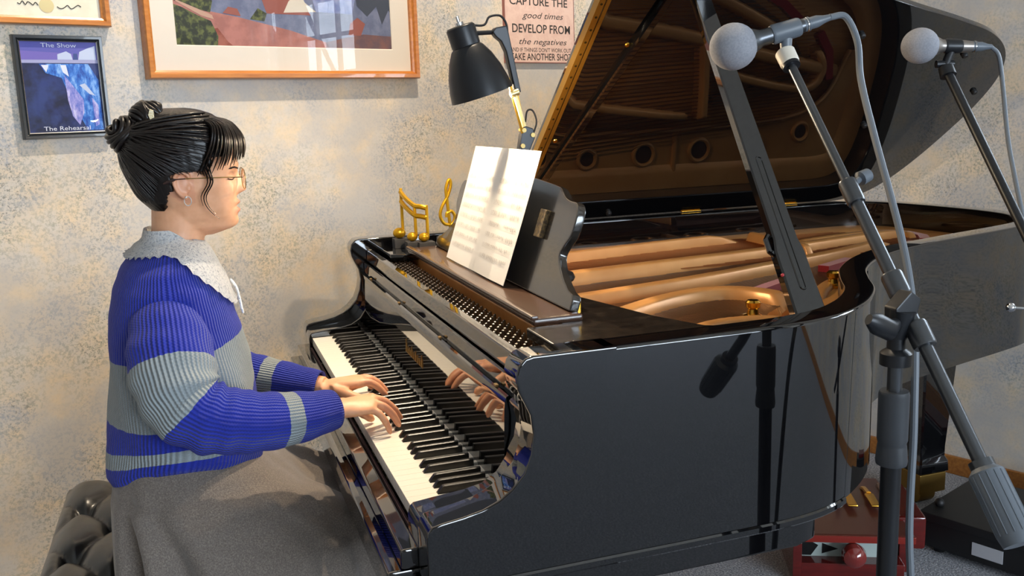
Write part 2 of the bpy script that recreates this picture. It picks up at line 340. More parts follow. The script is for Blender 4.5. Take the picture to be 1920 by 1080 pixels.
lp([(.40, 1.51), (1.0, 1.51), (.93, 1.575), (.80, 1.61), (.62, 1.645), (.52, 1.66), (.44, 1.69), (.40, 1.69)], -.0062, 1)
lp([(.40, 1.51), (.66, 1.51), (.62, 1.54), (.58, 1.57), (.55, 1.61), (.50, 1.60)], -.0064, 3)
lp([(.40, 1.53), (.50, 1.53), (.545, 1.55), (.55, 1.585), (.53, 1.63), (.49, 1.645), (.44, 1.668), (.40, 1.68)], -.0066, 2); lp([(.42, 1.685), (.47, 1.668), (.53, 1.655), (.54, 1.69), (.50, 1.72), (.52, 1.78), (.44, 1.80), (.40, 1.75)], -.0066, 2)
lp([(.42, 1.690), (.425, 1.683), (.50, 1.645), (.54, 1.635), (.535, 1.648), (.49, 1.665)], -.0068, 7); lp([(.57, 1.655), (.63, 1.648), (.62, 1.67), (.59, 1.675)], -.0068, 8)
lp([(.93, 1.51), (1.21, 1.51), (1.21, 1.60), (1.08, 1.605), (1.0, 1.59), (.93, 1.575)], -.0062, 9); lp([(.72, 1.66), (.88, 1.66), (.85, 1.70), (.78, 1.72), (.74, 1.76), (.70, 1.72)], -.0064, 8)
lp([(.78, 1.665), (.90, 1.672), (.86, 1.70), (.84, 1.74), (.80, 1.70)], -.0066, 4); lp([(.90, 1.672), (1.04, 1.67), (1.06, 1.74), (.88, 1.74)], -.0066, 5); lp([(1.06, 1.70), (1.10, 1.665), (1.14, 1.70), (1.16, 1.64), (1.19, 1.69), (1.21, 1.66), (1.21, 1.80), (1.05, 1.80)], -.0066, 6)
lp([(1.02, 1.60), (1.07, 1.60), (1.09, 1.64), (1.06, 1.66), (1.03, 1.64)], -.0066, 8); lp([(.66, 1.64), (.71, 1.635), (.72, 1.66), (.69, 1.675)], -.0066, 2)
lp([(.40, 1.80), (1.21, 1.80), (1.21, 2.0), (.9, 2.12), (.6, 2.05), (.40, 1.95)], -.0063, 6)
fin('print', b, None, bp, smooth=0, mats=M_lp)
b = B(); quad(b, [(-.47, .022), (.47, .022), (.47, .778), (-.47, .778)], -.019); fin('glass', b, M_pglass, bp, smooth=0)
# motto sign
sg = wallthing('wall_sign', 1.925, 1.517, 'pink sign with dark lettering about good times and another shot', 'sign')
M_pink = speckle('pink_sign_board', '#d3b1a4', '#dbbcae', 40, .8); M_pinke = mat('sign_edge', '#8a5a55', .7)
b = B(); bx(b, -.192, .192, -.012, 0, 0, .48, .0015); fin('board', b, M_pink, sg)
b = B(); rect_frame(b, -.1935, .1935, -.0015, .4815, .003, .0128, [(0, 0), (0, -.0128), (.003, -.0128), (.003, 0)]); fin('edge', b, M_pinke, sg, smooth=0)
b = B()
for s, x0, x1, z, h, sh, bo in (('CAPTURE THE', -.165, .155, .222, .030, 0, .012), ('good times', -.10, .13, .172, .024, .35, 0), ('DEVELOP FROM', -.155, .168, .116, .033, 0, .012), ('the negatives', -.12, .148, .071, .023, .35, 0), ("AND IF THINGS DON'T WORK OUT", -.168, .172, .0415, .016, 0, .004), ('TAKE ANOTHER SHOT', -.17, .175, .0095, .0265, 0, .012)):
    b = B(); text_bm(b, s, x0, x1, z, h, -.0124, 0, sh, bold=bo); fin('lettering', b, M_ink, sg, smooth=0)
# ================================================================ grand piano (keys run along y, treble end at y = 0; tail towards +x)
pn = thing('grand_piano', (.9, .61, 0), 'black glossy grand piano with raised lid filling the right side', 'piano')
Y0_, Y1_, ZR, ZB = -.13, 1.355, .985, .657
PLAN = [(.27, -.13), (.45, -.13), (.60, -.126), (.70, -.103), (.78, -.058), (.845, -.005), (.905, .06), (.962, .145), (1.03, .232), (1.14, .325), (1.28, .398), (1.5, .464), (1.70, .518), (1.84, .565), (1.94, .635), (2.0, .735), (2.02, .86), (2.012, 1.0), (1.99, 1.14), (1.955, 1.25), (1.90, 1.32), (1.80, 1.352), (1.6, 1.355), (1.2, 1.355), (.7, 1.355), (.27, 1.355)]
outl = [(p.x, p.y) for p in crom([(x, y, 0) for x, y in PLAN], 6)]
def offset(poly, d):
    out = []
    for i, (x, y) in enumerate(poly):
        a = poly[max(i-1, 0)]; c = poly[min(i+1, len(poly)-1)]; tx, ty = c[0]-a[0], c[1]-a[1]; L = math.hypot(tx, ty) or 1
        out.append((x-ty/L*d, y+tx/L*d))
    return out
def ribbon(bm, poly, prof, caps=True):           # prof: closed list of (inward offset, z)
    cols = [[(x, y, z) for (x, y) in offset(poly, o)] for o, z in prof]
    rings = [[Vec(cols[j][i]) for j in range(len(prof))] for i in range(len(poly))]
    loft(bm, rings, True, (caps, caps))
b = B(); ribbon(b, outl, [(0, ZB), (0, ZR-.006), (.002, ZR-.002), (.006, ZR), (.050, ZR), (.054, ZR-.002), (.056, ZR-.006), (.056, ZB)]); fin('rim', b, M_blk, pn, smooth=40)
inner = offset(outl, .056)
ARM = [(-.009, ZB), (-.009, .735), (-.007, .748), (.0, .755), (.015, .758), (.046, .762), (.075, .768), (.100, .778), (.119, .791), (.139, .812), (.150, .840), (.155, .869), (.151, .898), (.141, .919), (.134, .936), (.131, .954), (.135, .971), (.146, .982), (.158, .985), (.29, .985), (.29, ZB)]
LOW = [(-.009, ZB), (-.009, .727), (-.006, .739), (.0, .744), (.03, .747), (.08, .751), (.110, .757), (.135, .772), (.152, .796), (.161, .83), (.163, .86), (.159, .885), (.168, .889), (.215, .889), (.215, ZB)]
for y0, y1, yl in ((-.13, -.072, -.0035), (1.355, 1.297, 1.2255)):
    b = B(); prism(b, ARM, 'y', y0, y1, .004); prism(b, LOW, 'y', y1, yl, .003); fin('arm', b, M_blk, pn)
# under-case
mo = [(-.005, -.13), (.1, -.13), (.2, -.13)]+[p for p in outl if p[0] < .73 and p[1] < .3]
b = B(); ribbon(b, mo, [(.012, .646), (-.001, .646), (-.0035, .649), (-.0035, .6575), (-.001, .6605), (.012, .6605)]); fin('moulding', b, M_blk, pn)
b = B(); prism(b, [(-.012, -.112), (.62, -.112), (.668, -.095), (.668, 1.32), (-.012, 1.32)], 'z', .598, .648, .006); fin('keybed', b, M_blk, pn)
b = B(); bx(b, -.058, -.004, -.07, 1.295, .612, .668, .006); bx(b, -.036, -.006, -.07, 1.295, .668, .700, .005); fin('key_slip', b, M_blk, pn)
b = B(); bx(b, -.007, -.002, .0, 1.222, .690, .704, .001); fin('slip_felt', b, M_red, pn)
# keys
WK = .0235; KZ = .73; kg = {}
SH = {'C#': (1, -.0022), 'D#': (2, .0022), 'F#': (4, -.003), 'G#': (5, 0), 'A#': (6, .003)}
names = 'ABCDEFG'; order = [names[i % 7] for i in range(52)]           # A0 .. C8
# cut-outs (left, right seen from the player) for each white key tail
CUT = {'C': (0, .0075), 'D': (.0062, .0062), 'E': (.0075, 0), 'F': (0, .0085), 'G': (.0042, .0062), 'A': (.0062, .0042), 'B': (.0085, 0)}
wm = {}
def white_mesh(k, first=False, last=False):
    c = CUT[k]; l, r = (0 if first else c[0]), (0 if last else c[1]); h = WK/2-.00018
    n = B(); prism(n, [(0, -h), (.0505, -h), (.0505, -h+r), (.150, -h+r), (.150, h-l), (.0505, h-l), (.0505, h), (0, h)], 'z', KZ-.022, KZ, .0004, 1)
    bmesh.ops.recalc_face_normals(n, faces=n.faces); me = bpy.data.meshes.new('white_key'); n.to_mesh(me); n.free(); me.materials.append(M_key); return me
n = B(); sh_h = .0052
rings = [[Vec((x, y*s, z)) for y, s, z in ((-1, w0, KZ-.006), (1, w0, KZ-.006), (1, w1, z1), (1, w1*.55, z1+.0012), (-1, w1*.55, z1+.0012), (-1, w1, z1))] for x, w0, w1, z1 in ((.0505, .0054, .0053, KZ-.004), (.0512, .0056, .0050, KZ+.001), (.0590, .0057, .0044, KZ+.0105), (.0620, .0057, .0043, KZ+.0112), (.1385, .0057, .0043, KZ+.0112))]
loft(n, rings); bmesh.ops.recalc_face_normals(n, faces=n.faces); sme = bpy.data.meshes.new('black_key'); n.to_mesh(sme); n.free(); sme.materials.append(M_sharp)
for i, k in enumerate(order):
    yc = 52*WK-(i+.5)*WK; key = (k, i == 0, i == 51)
    if key not in wm: wm[key] = white_mesh(k, i == 0, i == 51)
    o = bpy.data.objects.new('white_key', wm[key]); COL.objects.link(o); o.parent = pn; o.matrix_parent_inverse = WP[pn.name]; o.location = (0, yc, 0)
    if k in 'ACDFG' and i < 51:
        d = {'A': -.0026, 'C': .0026, 'D': -.0026, 'F': .003, 'G': 0.}[k]
        o = bpy.data.objects.new('black_key', sme); COL.objects.link(o); o.parent = pn; o.matrix_parent_inverse = WP[pn.name]; o.location = (0, yc-WK/2+d, 0)
# fallboard with curved top lip, gold lettering, end hardware
FB = [(.149, .728), (.1500, .76), (.1520, .82), (.1540, .868), (.1552, .880), (.1580, .888), (.1620, .890), (.166, .886), (.1655, .86), (.164, .80), (.163, .728)]
b = B(); prism(b, FB, 'y', .0, 1.222, .0); fb = fin('fallboard', b, M_blk, pn, smooth=30)
M_leaf = mat('worn_gold_leaf', '#8d7443', .45, .6)
for gx, hgt in enumerate((.030, .016, .018, .024, .016, .022, .018, .016, .026)):      # worn gold blackletter maker's mark, not legible in the photo
    b = B(); yy = .70-gx*.0185; x0 = lambda z: .1494+(z-.745)*.034-.0006
    for (dy, z0, z1) in ((0, .798, .798+hgt), (-.0065, .798, .798+hgt*.7)): tube(b, [(x0(z0), yy+dy, z0), (x0(z1), yy+dy-.002, z1)], .0011, 4)
    tube(b, [(x0(.799), yy+.003, .799), (x0(.7975), yy-.010, .7975)], .0009, 4); tube(b, [(x0(.812), yy+.001, .812), (x0(.806), yy-.008, .806)], .0009, 4)
    fin('letter', b, M_leaf, fb)
M_amb = mat('amber_rubber', '#9a7a48', .5)
for yy in (.06, .42, .80, 1.16): b = B(); bx(b, .158, .164, yy-.006, yy+.006, .889, .893, .001); fin('rubber_bumper', b, M_amb, fb)
b = B(); bx(b, .167, .1735, -.06, 1.29, .80, .918, .002); fin('name_rail', b, M_blk, pn)
b = B(); bx(b, .1765, .198, -.068, 1.292, .80, .951, .004); fin('stretcher', b, M_blk, pn)
b = B(); bx(b, .152, .35, -.07, 1.29, .60, .725); fin('action_floor', b, M_dusty, pn, smooth=0)
# interior: soundboard, plate, struts, bridges, strings, pins
poly = inner[:]; poly = [(.23, -.074), *poly[6:-6], (.23, 1.299)]
b = B(); prism(b, poly, 'z', .835, .845); fin('soundboard', b, M_sound, pn, smooth=0)
b = B(); prism(b, [(.1985, -.07), (.42, -.07), (.40, .25), (.37, .6), (.37, 1.1), (.42, 1.295), (.1985, 1.295)], 'z', .895, .908, .003); pl = fin('plate_web', b, mat('bronze_pin_field', '#7c4a2c', .38, .3), pn)
b = B(); ribbon(b, outl[4:-4], [(.057, .885), (.057, .905), (.11, .905), (.135, .893), (.14, .885)]); fin('plate_flange', b, M_gold, pn)
# bass side web with round holes
HOL = [(.914, 1.188, .030), (1.113, 1.182, .036), (1.315, 1.176, .036), (1.52, 1.165, .034), (1.70, 1.13, .030), (.72, 1.19, .028)]
b = B(); prism(b, [(.42, 1.11), (.8, 1.112), (1.2, 1.108), (1.62, 1.085), (1.78, 1.02), (1.86, .86), (1.93, .86), (1.93, 1.1), (1.88, 1.22), (1.80, 1.297), (.42, 1.297)], 'z', .880, .893, .004); web = fin('plate_side_web', b, M_gold, pn)
M_hole = mat('plate_hole_shade', '#3a2010', .6)
for hx, hy, hr in HOL:
    b = B(); bh = B()
    tube(b, [(hx+hr*math.cos(a), hy+hr*math.sin(a), .8945) for a in [2*PI*i/28 for i in range(28)]], .007, 8, closed=True)
    lathe(bh, [(0, 0), (hr-.004, 0), (hr-.004, .001), (0, .001)], (hx, hy, .8932), n=28)  # dark disc on the solid web; the hole's shade is put into its colour
    fin('hole_rim', b, M_gold, web); fin('plate_hole', bh, M_hole, web)
b = B(); tube(b, crom([(.45, 1.108, .895), (.9, 1.11, .895), (1.25, 1.106, .895), (1.6, 1.085, .895), (1.77, 1.02, .895), (1.85, .86, .895)], 6), .009, 8); tube(b, [(1.22, 1.106, .895), (1.225, 1.25, .895)], .009, 8); fin('plate_ridge', b, M_gold, web)
def strut(pts, w, zt, zb=.89, r=6):
    P = crom([(x, y, 0) for x, y in pts], r); rings = []
    for i, p in enumerate(P):
        a = P[max(i-1, 0)]; c = P[min(i+1, len(P)-1)]; tv = (c-a).normalized(); nv = Vec((-tv.y, tv.x, 0))
        e = min(1, i/2.5, (len(P)-1-i)/2.5)**.5 if 0 < i < len(P)-1 else .35
        h = zb+(zt-zb)*max(e, .35)
        rings.append([p+nv*w*s+Vec((0, 0, z)) for s, z in ((-1, zb), (-.92, zb+(h-zb)*.5), (-.72, h-.005), (-.4, h), (.4, h), (.72, h-.005), (.92, zb+(h-zb)*.5), (1, zb))])
    n = B(); loft(n, rings); return fin('plate_strut', n, M_gold, pn, smooth=50)
strut([(.30, .93), (.45, .945), (.72, .987), (1.0, 1.03), (1.27, 1.062)], .016, .950)
strut([(1.29, 1.075), (1.29, 1.03), (1.283, .92), (1.27, .80), (1.27, .735)], .015, .948)
strut([(.29, .66), (.55, .712), (.85, .752), (1.18, .80), (1.5, .87), (1.80, .93)], .024, .944)
strut([(.29, .43), (.50, .468), (.80, .535), (1.05, .61), (1.33, .70), (1.62, .83)], .022, .940)
strut([(.31, .16), (.45, .27), (.60, .365), (.72, .41), (.80, .405), (.85, .35), (.87, .27)], .028, .936)
strut([(1.30, .905), (1.45, .945), (1.60, .975), (1.69, .975), (1.73, .92), (1.70, .84)], .017, .934)
strut([(.36, .04), (.50, .10), (.62, .17), (.72, .17), (.78, .12)], .022, .925)
strut([(.95, .30), (1.10, .44), (1.3, .52), (1.55, .585), (1.75, .65)], .02, .918)
b = B(); ribbon(b, [(.40, .02), (.55, .13), (.8, .30), (1.0, .42), (1.2, .53), (1.42, .69), (1.61, .80), (1.70, .935)], [(-.014, .845), (-.011, .878), (.011, .878), (.014, .845)]); fin('bridge', b, wood('maple_bridge', '#6a5240', '#8a6a50', .5), pn)
b = B(); ribbon(b, [(1.35, 1.02), (1.5, 1.0), (1.66, .95), (1.76, .88)], [(-.014, .845), (-.011, .89), (.011, .89), (.014, .845)]); fin('bridge', b, bpy.data.materials['maple_bridge'], pn)
b = B()
for a in ([(.845, .375), (.92, .420), (1.01, .470)], [(1.44, .66), (1.55, .712), (1.64, .78)], [(1.70, .80), (1.745, .86), (1.76, .95)], [(1.17, .56), (1.30, .625)]):
    n = B(); ribbon(n, a, [(-.014, .900), (-.014, .928), (.014, .928), (.014, .900)]); fin('felt_strip', n, M_felt, pn)
b.free()
b = B(); bc = B()
for i in range(84):                      # tenor and treble wires
    f = i/83; x1 = .78+1.0*f**1.1; ys = .03+.68*f; ye = .22+.62*f
    bx(b, .30, x1, 0, .0013, .9115, .9125)
    for v in b.verts[-8:]: tt = (v.co.x-.30)/(x1-.30); v.co.y += ys+(ye-ys)*tt
for i in range(34):                      # copper wound bass wires, crossing over
    f = i/33; x1 = 1.60+.15*math.sin(f*PI); ys = .76+.44*f; ye = .70+.38*f
    bx(bc, .30, x1, 0, .003, .919, .922)
    for v in bc.verts[-8:]: tt = (v.co.x-.30)/(x1-.30); v.co.y += ys+(ye-ys)*tt
tag(fin('strings', b, M_steel, pn, smooth=0), kind='stuff'); tag(fin('bass_strings', bc, M_copper, pn, smooth=0), kind='stuff')
b = B()
for i in range(78):
    for k in range(3):
        x = .212+.019*k+(.008 if i % 2 else 0); y = .07+i*.0142+k*.004
        lathe(b, [(.0036, 0), (.0036, .030), (.0030, .036), (.001, .037)], (x, y, .906), (-.12, 0, 1), 6)
tag(fin('tuning_pins', b, M_steel, pn), kind='stuff')
for x, y in ((.752, .228), (1.09, .42)):
    b = B(); lathe(b, [(.020, 0), (.022, .006), (.012, .010), (.010, .020), (.014, .024), (.015, .034), (.011, .038), (0, .039)], (x, y, .905), n=16); fin('plate_bolt', b, M_brass, pn)
b = B(); bx(b, .276, .302, .04, 1.2, .905, .950, .006); fin('capo_bar', b, M_gold, pn)
# boards beside the desk (treble side cover, bass side shelf)
b = B(); prism(b, [(.236, -.07), (.236, .118), (.30, .118), (.37, .36), (.41, .37), (.435, .26), (.47, .10), (.51, .0), (.56, -.035), (.62, -.07)], 'z', .948, .966, .003); fin('side_board', b, M_dusty, pn)
b = B(); prism(b, [(.206, 1.296), (.206, 1.10), (.236, 1.075), (.30, 1.07), (.44, 1.07), (.52, 1.20), (.56, 1.296)], 'z', .946, .963, .003); fin('side_board', b, M_blk, pn)
# music shelf + desk
b = B(); bx(b, .252, .345, .125, 1.095, .964, .978, .005); bx(b, .248, .262, .125, 1.095, .974, .983, .003); fin('music_shelf', b, mat('mahogany_brown_lacquer', '#4a3428', .25, coat=.4), pn)
DT = math.radians(19); dx, dz = math.sin(DT), math.cos(DT)
half = [(0, .143), (.022, .143), (.030, .150), (.034, .172), (.052, .212), (.075, .245), (.090, .254), (.108, .244), (.128, .228), (.160, .226), (.178, .232), (.188, .246), (.189, .27), (.193, .30), (.204, .325), (.212, .350), (.217, .42), (.221, .50), (.222, .613)]
cur = [(p.x, p.y) for p in crom([(s, y, 0) for s, y in half[3:]], 3)]; half = half[:3]+cur
prof = half+[(s, 1.226-y) for s, y in half[-2::-1]]
n = B(); prism(n, prof, 'z', 0, .018, .0035)
for v in n.verts: s, y, tt = v.co; v.co = Vec((.325+s*dx+tt*dz, y, .980+s*dz-tt*dx))
dk = fin('music_desk', n, M_desk, pn)
M_orn = speckle('gilt_carved_ornament', '#4d4133', '#8a744c', 160, .6, bump=.6)
for yy in (.368, .858):
    n = B(); bx(n, .106, .162, yy-.0165, yy+.0165, -.010, .001, .002)
    for v in n.verts: s, y, tt = v.co; v.co = Vec((.325+s*dx+tt*dz, y, .980+s*dz-tt*dx))
    fin('ornament', n, M_orn, dk)
n = B(); bx(n, .352, .362, .175, .190, .966, .995, .002); fin('desk_bracket', n, M_brass, dk)
# lid, hinged along the bass side
LA = math.radians(39); HY, HZ = Y1_, ZR+.001
def lidT(bm):
    for v in bm.verts:
        s = HY-v.co.y; h = v.co.z-HZ
        v.co = Vec((v.co.x, HY-s*math.cos(LA)+h*math.sin(LA), HZ+s*math.sin(LA)+h*math.cos(LA)))
LX = .622
lo = offset(outl, -.008); lo = [(x, y) for x, y in lo if x > LX]; lpoly = [(LX, lo[0][1])]+lo+[(LX, lo[-1][1])]
b = B(); prism(b, lpoly, 'z', HZ, HZ+.021, .004); lidT(b); lid = fin('lid', b, M_blk, pn, smooth=40)
fl = [(x, y) for x, y in lo if x < 1.12]; tr = [p for p in fl if p[1] < .6]; fpoly = [(LX+.004, tr[0][1])]+tr+[(1.12, tr[-1][1]), (1.12, Y1_-.06), (LX+.004, Y1_-.06)]
b = B(); prism(b, fpoly, 'z', HZ+.023, HZ+.043, .004); lidT(b); fin('folded_flap', b, M_blk, lid, smooth=40)
b = B(); bx(b, LX-.003, LX+.0125, -.13, 1.33, HZ-.0022, HZ+.020, .0006); bx(b, LX+.016, LX+.026, -.13, 1.33, HZ-.0015, HZ+.001, .0004); lidT(b); hg = fin('flap_hinge', b, mat('aged_brass_hinge', '#b98f3a', .35, .9), lid)
b = B()
for i in range(36): lathe(b, [(0, 0), (.0032, 0), (.0032, .0012), (0, .0012)], (LX+.005, -.11+i*.040, HZ-.0034), n=8)
lidT(b); tag(fin('screws', b, mat('dark_brass', '#4c3a16', .5, .8), hg), kind='stuff')
b = B(); rr = []
for s in (.18, 1.44):
    x = .664+(s-.18)*.160; y = HY-s; rr.append([Vec((x+dx_, y, HZ-z)) for dx_, z in ((-.013, -.001), (-.012, .011), (-.008, .014), (.008, .014), (.012, .011), (.013, -.001))])
loft(b, rr); lidT(b); fin('dark_strip', b, M_blk, lid)  # raised black strip along a diagonal dark band of unknown cause
for x, s in ((1.66, .42), (1.80, .72), (1.40, .80), (1.965, .56), (.95, .03)):
    b = B(); lathe(b, [(0, 0), (.009, 0), (.009, .007), (.006, .010), (0, .010)], (x, HY-s, HZ), (0, 0, -1), 14); lidT(b); fin('bumper', b, M_blkrub, lid)
for x, s in ((.741, .773), (.724, .544), (.66, .41)):
    b = B(); lathe(b, [(0, 0), (.0075, 0), (.006, .003), (.002, .0035), (0, .0025)], (x, HY-s, HZ), (0, 0, -1), 14); lidT(b); fin('screw_cup', b, M_brass, lid)
for x in (.75, 1.25, 1.62):
    b = B(); bx(b, x-.035, x+.035, 1.340, 1.362, .9865, .990, .001); tube(b, [(x-.035, 1.352, .992), (x+.035, 1.352, .992)], .0045, 8)
    fin('lid_hinge', b, M_brass, pn)
# prop stick
Bp, Tp = Vec((.752, .040, .930)), Vec((.786, .549, 1.633)); av = (Tp-Bp).normalized(); wv = (Vec((1, 0, 0))-av*av.x).normalized(); tv = wv.cross(av); tv = tv if tv.y < 0 else -tv
LP = (Tp-Bp).length
b = B(); rr = []
for f, w in ((0, .030), (.02, .033), (.10, .032), (.17, .0315), (.20, .026), (.26, .0255), (.6, .0225), (.97, .019), (1.0, .014)):
    c = Bp+av*LP*f; h = .011; rr.append([c+wv*w*sx+tv*h*st for sx, st in ((-1, -.7), (-.9, -1), (.9, -1), (1, -.7), (1, .7), (.9, 1), (-.9, 1), (-1, .7))])
loft(b, rr); prop = fin('lid_prop', b, M_blk, pn, smooth=30)
b = B(); st = []
for i in range(13): a = PI*i/12; st.append((.006*math.cos(a), .40*LP+.006*math.sin(a)))
for i in range(13): a = PI+PI*i/12; st.append((.006*math.cos(a), .085*LP+.006*math.sin(a)))
tube(b, [Bp+wv*x+av*l+tv*.0112 for x, l in st], .0017, 6, closed=True); fin('slot_edge', b, M_blk, prop)
b = B(); ell(b, Bp+av*LP*.115-wv*.031+tv*.007, (.0035,)*3); fin('red_bead', b, mat('red_bead', '#b03038', .4), prop)
b = B(); c = Bp+av*LP*.19-wv*.028; tube(b, [c+av*.02, c-wv*.008+av*.012, c-wv*.008-av*.012, c-av*.02], .006, 8); fin('prop_catch', b, M_blk, prop)
# legs with brass casters
def leg(cx, cy):
    rr = []
    for z, w in ((.64, .075), (.56, .075), (.545, .068), (.20, .050), (.165, .050), (.150, .058), (.118, .060), (.112, .052)):
        rr.append([Vec((cx+sx*w, cy+sy*w, z)) for sx, sy in ((-1, -.9), (-.9, -1), (.9, -1), (1, -.9), (1, .9), (.9, 1), (-.9, 1), (-1, .9))])
    n = B(); loft(n, rr); o = fin('leg', n, M_blk, pn, smooth=30)
    n = B(); bx(n, cx-.053, cx+.053, cy-.053, cy+.053, .045, .112, .004); tube(n, [(cx-.03, cy, .033), (cx+.03, cy, .033)], .033, 20); fin('caster', n, mat('antique_brass', '#9a7a3e', .35, .8), o)
leg(1.935, 1.02); leg(.28, -.02); leg(.28, 1.24)
# small humidity indicator under the key bed
b = B(); bx(b, -.03, .02, .13, .19, .560, .597, .003); hp = fin('indicator_box', b, M_blkrub, pn)
for i, (c, nm) in enumerate((('#46d06a', 'green'), ('#7ad06a', 'lime'), ('#e0483c', 'red'))):
    b = B(); ell(b, (-.031, .145+.014*(2-i), .578), (.003,)*3, n=8, m=6); fin('led', b, mat(nm+'_led', c, .3, emit=c, es=2.), hp)
b = B(); tube(b, crom([(-.01, .16, .56), (-.05, .17, .50), (-.045, .2, .40), (-.09, .22, .25), (-.06, .25, .05)], 6), .003, 6); fin('cord', b, M_blkrub, hp)
# ================================================================ sheet music
sm_ = thing('sheet_music', (.33, .64, .983), 'open white sheet music spread leaning on the music desk', 'sheet music')
M_paper = mat('white_paper', '#f2f1ee', .8); M_note = mat('pale_grey_print', '#d6d3d0', .9)
def page_pt(a, s):          # a: 0..1 across the spread from the treble side, s: up the page in metres
    curl = .004*(s/.28)**2; bow = .0012*math.sin(a*2*PI)**2
    y = .420+a*.437+(-.012+.0)*(s/.28)*(1-a); x = .3185+s*dx-curl*1.2-bow-.004; return Vec((x-.0175, y, .9815+s*dz))
def page_grid(b, a0, a1, s0, s1, na, ns, off):
    rings = [[page_pt(a0+(a1-a0)*j/na, s0+(s1-s0)*i/ns)+Vec((-off*dz, 0, off*dx)) for j in range(na+1)] for i in range(ns+1)]
    loft(b, rings, closed=False)
for a0, a1 in ((0, .499), (.501, 1)):
    b = B(); page_grid(b, a0, a1, 0, .28, 14, 12, 0); page_grid(b, a0, a1, 0, .28, 14, 12, .0006); fin('page', b, M_paper, sm_, smooth=60, recalc=False)
b = B()
for p0 in (.035, .545):
    for k in range(8 if p0 < .5 else 8):
        s = .035+k*.024
        for q in range(5): page_grid(b, p0+.02*(k == 0), p0+.42, s+q*.0022, s+q*.0022+.0006, 8, 1, .0012)
        for q in range(16):
            if random.random() < .7: a = p0+.02+q*.024; page_grid(b, a, a+.010, s+random.uniform(0, .008), s+.011, 1, 1, .0012)
fin('staves', b, M_note, sm_, smooth=0, recalc=False)
# ================================================================ desk lamp
lamp = thing('desk_lamp', (.462, .63, .945), 'black architect lamp with brass arms behind the sheet music', 'lamp')
LY = .63
b = B(); lathe(b, [(0, 0), (.070, 0), (.073, .006), (.069, .015), (.02, .021), (.012, .03), (0, .03)], (.462, LY, .945), n=32); fin('base', b, M_blkmetal, lamp)
b = B(); tube(b, [(.462, LY, .965), (.436, LY, 1.075)], .0085); fin('post', b, M_blkmetal, lamp)
for s in (-1, 1):
    b = B(); tube(b, [(.436+.011*s, LY+.008*s, 1.066), (.428+.011*s, LY+.008*s, 1.245)], .0040, 8); fin('lower_arm', b, M_brass if s > 0 else M_blkmetal, lamp)
b = B(); prism(b, [(.410, 1.240), (.434, 1.234), (.449, 1.266), (.446, 1.287), (.425, 1.294), (.416, 1.273)], 'y', LY-.010, LY+.010, .003); j = fin('elbow_joint', b, M_blkmetal, lamp)
for x, z in ((.419, 1.250), (.443, 1.273), (.423, 1.284)):
    b = B(); lathe(b, [(0, -.013), (.005, -.013), (.005, .013), (0, .013)], (x, LY, z), (0, 1, 0), 12); fin('bolt', b, mat('dull_brass', '#8f7a4a', .4, .8) if x < .42 else bpy.data.materials['dull_brass'], j)
for s in (-1, 1):
    b = B(); tube(b, [(.427+.0066*s, LY+.009*s, 1.278), (.399+.0085*s, LY+.009*s, 1.396)], .0040, 8); fin('upper_arm', b, M_brass, lamp)
b = B(); tube(b, [(.423, LY-.012, 1.292), (.403, LY-.012, 1.363)], .0054, 8); lathe(b, [(0, -.011), (.0075, -.0095), (.0075, .0095), (0, .011)], (.403, LY-.012, 1.364), (1, 0, .3), 12); fin('spring', b, mat('pale_brass', '#d8c48a', .35, .7), lamp)
b = B(); prism(b, [(.406, 1.367), (.420, 1.365), (.396, 1.490), (.391, 1.506), (.366, 1.502), (.359, 1.493), (.366, 1.483), (.378, 1.473), (.388, 1.452)], 'y', LY-.011, LY+.011, .003); fin('upper_bracket', b, M_blkmetal, lamp)
sa = Vec((.268, LY, 1.342)); sb = Vec((.399, LY, 1.3815)); so_ = (sa+sb)/2; sd = Vec((-(sb-sa).z, 0, (sb-sa).x)).normalized(); rO = (sb-sa).length/2
b = B(); pr = [(rO, 0), (rO*.965, .021), (rO*.86, .052), (rO*.70, .081), (rO*.52, .102), (rO*.44, .107), (rO*.455, .109), (rO*.46, .146), (rO*.40, .151), (.012, .152)]
inn = [(max(r-.003, .001), h-.003 if h > .02 else h) for r, h in pr]
lathe(b, pr+inn[::-1][1:-1]+[(rO-.003, 0), (rO, 0)], so_, sd, 40); shade = fin('shade', b, M_blkmetal, lamp, smooth=50)
b = B(); c = so_+sd*.154; lathe(b, [(0, -.004), (.0095, -.004), (.0095, .004), (.004, .006), (.004, .017), (0, .018)], c, sd, 14); fin('switch', b, M_chrome, shade)
b = B(); tube(b, [so_+sd*.127+Vec((.0235, 0, .0075)), (.369, LY, 1.493)], .0047, 8); fin('shade_pivot', b, M_blkmetal, lamp)
b = B(); tube(b, crom([so_+sd*.142+Vec((.019, .006, .011)), (.347, LY+.012, 1.509), (.361, LY+.014, 1.526), (.385, LY+.012, 1.528), (.397, LY+.008, 1.509), (.397, LY+.004, 1.48)], 6), .0025, 8); fin('lamp_cord', b, M_blkrub, lamp)
b = B(); tube(b, crom([(.434, LY+.01, 1.301), (.440, LY+.012, 1.325), (.453, LY+.012, 1.325), (.461, LY+.012, 1.301), (.452, LY+.012, 1.273)], 6), .0021, 8); fin('lamp_cord', b, M_blkrub, lamp)
b = B(); ell(b, so_+sd*.050, (.021, .021, .027), n=14, m=10); M_bulb = mat('warm_bulb', '#fff0d0', .3, emit='#ffd9a0', es=6.); fin('bulb', b, M_bulb, shade)
bl = bpy.data.lights.new('desk_lamp_bulb', 'POINT'); bl.energy = P_BULB; bl.color = BULB; bl.shadow_soft_size = .022; bo = bpy.data.objects.new('desk_lamp_bulb', bl); COL.objects.link(bo); bo.location = so_+sd*.004; bo.parent = shade
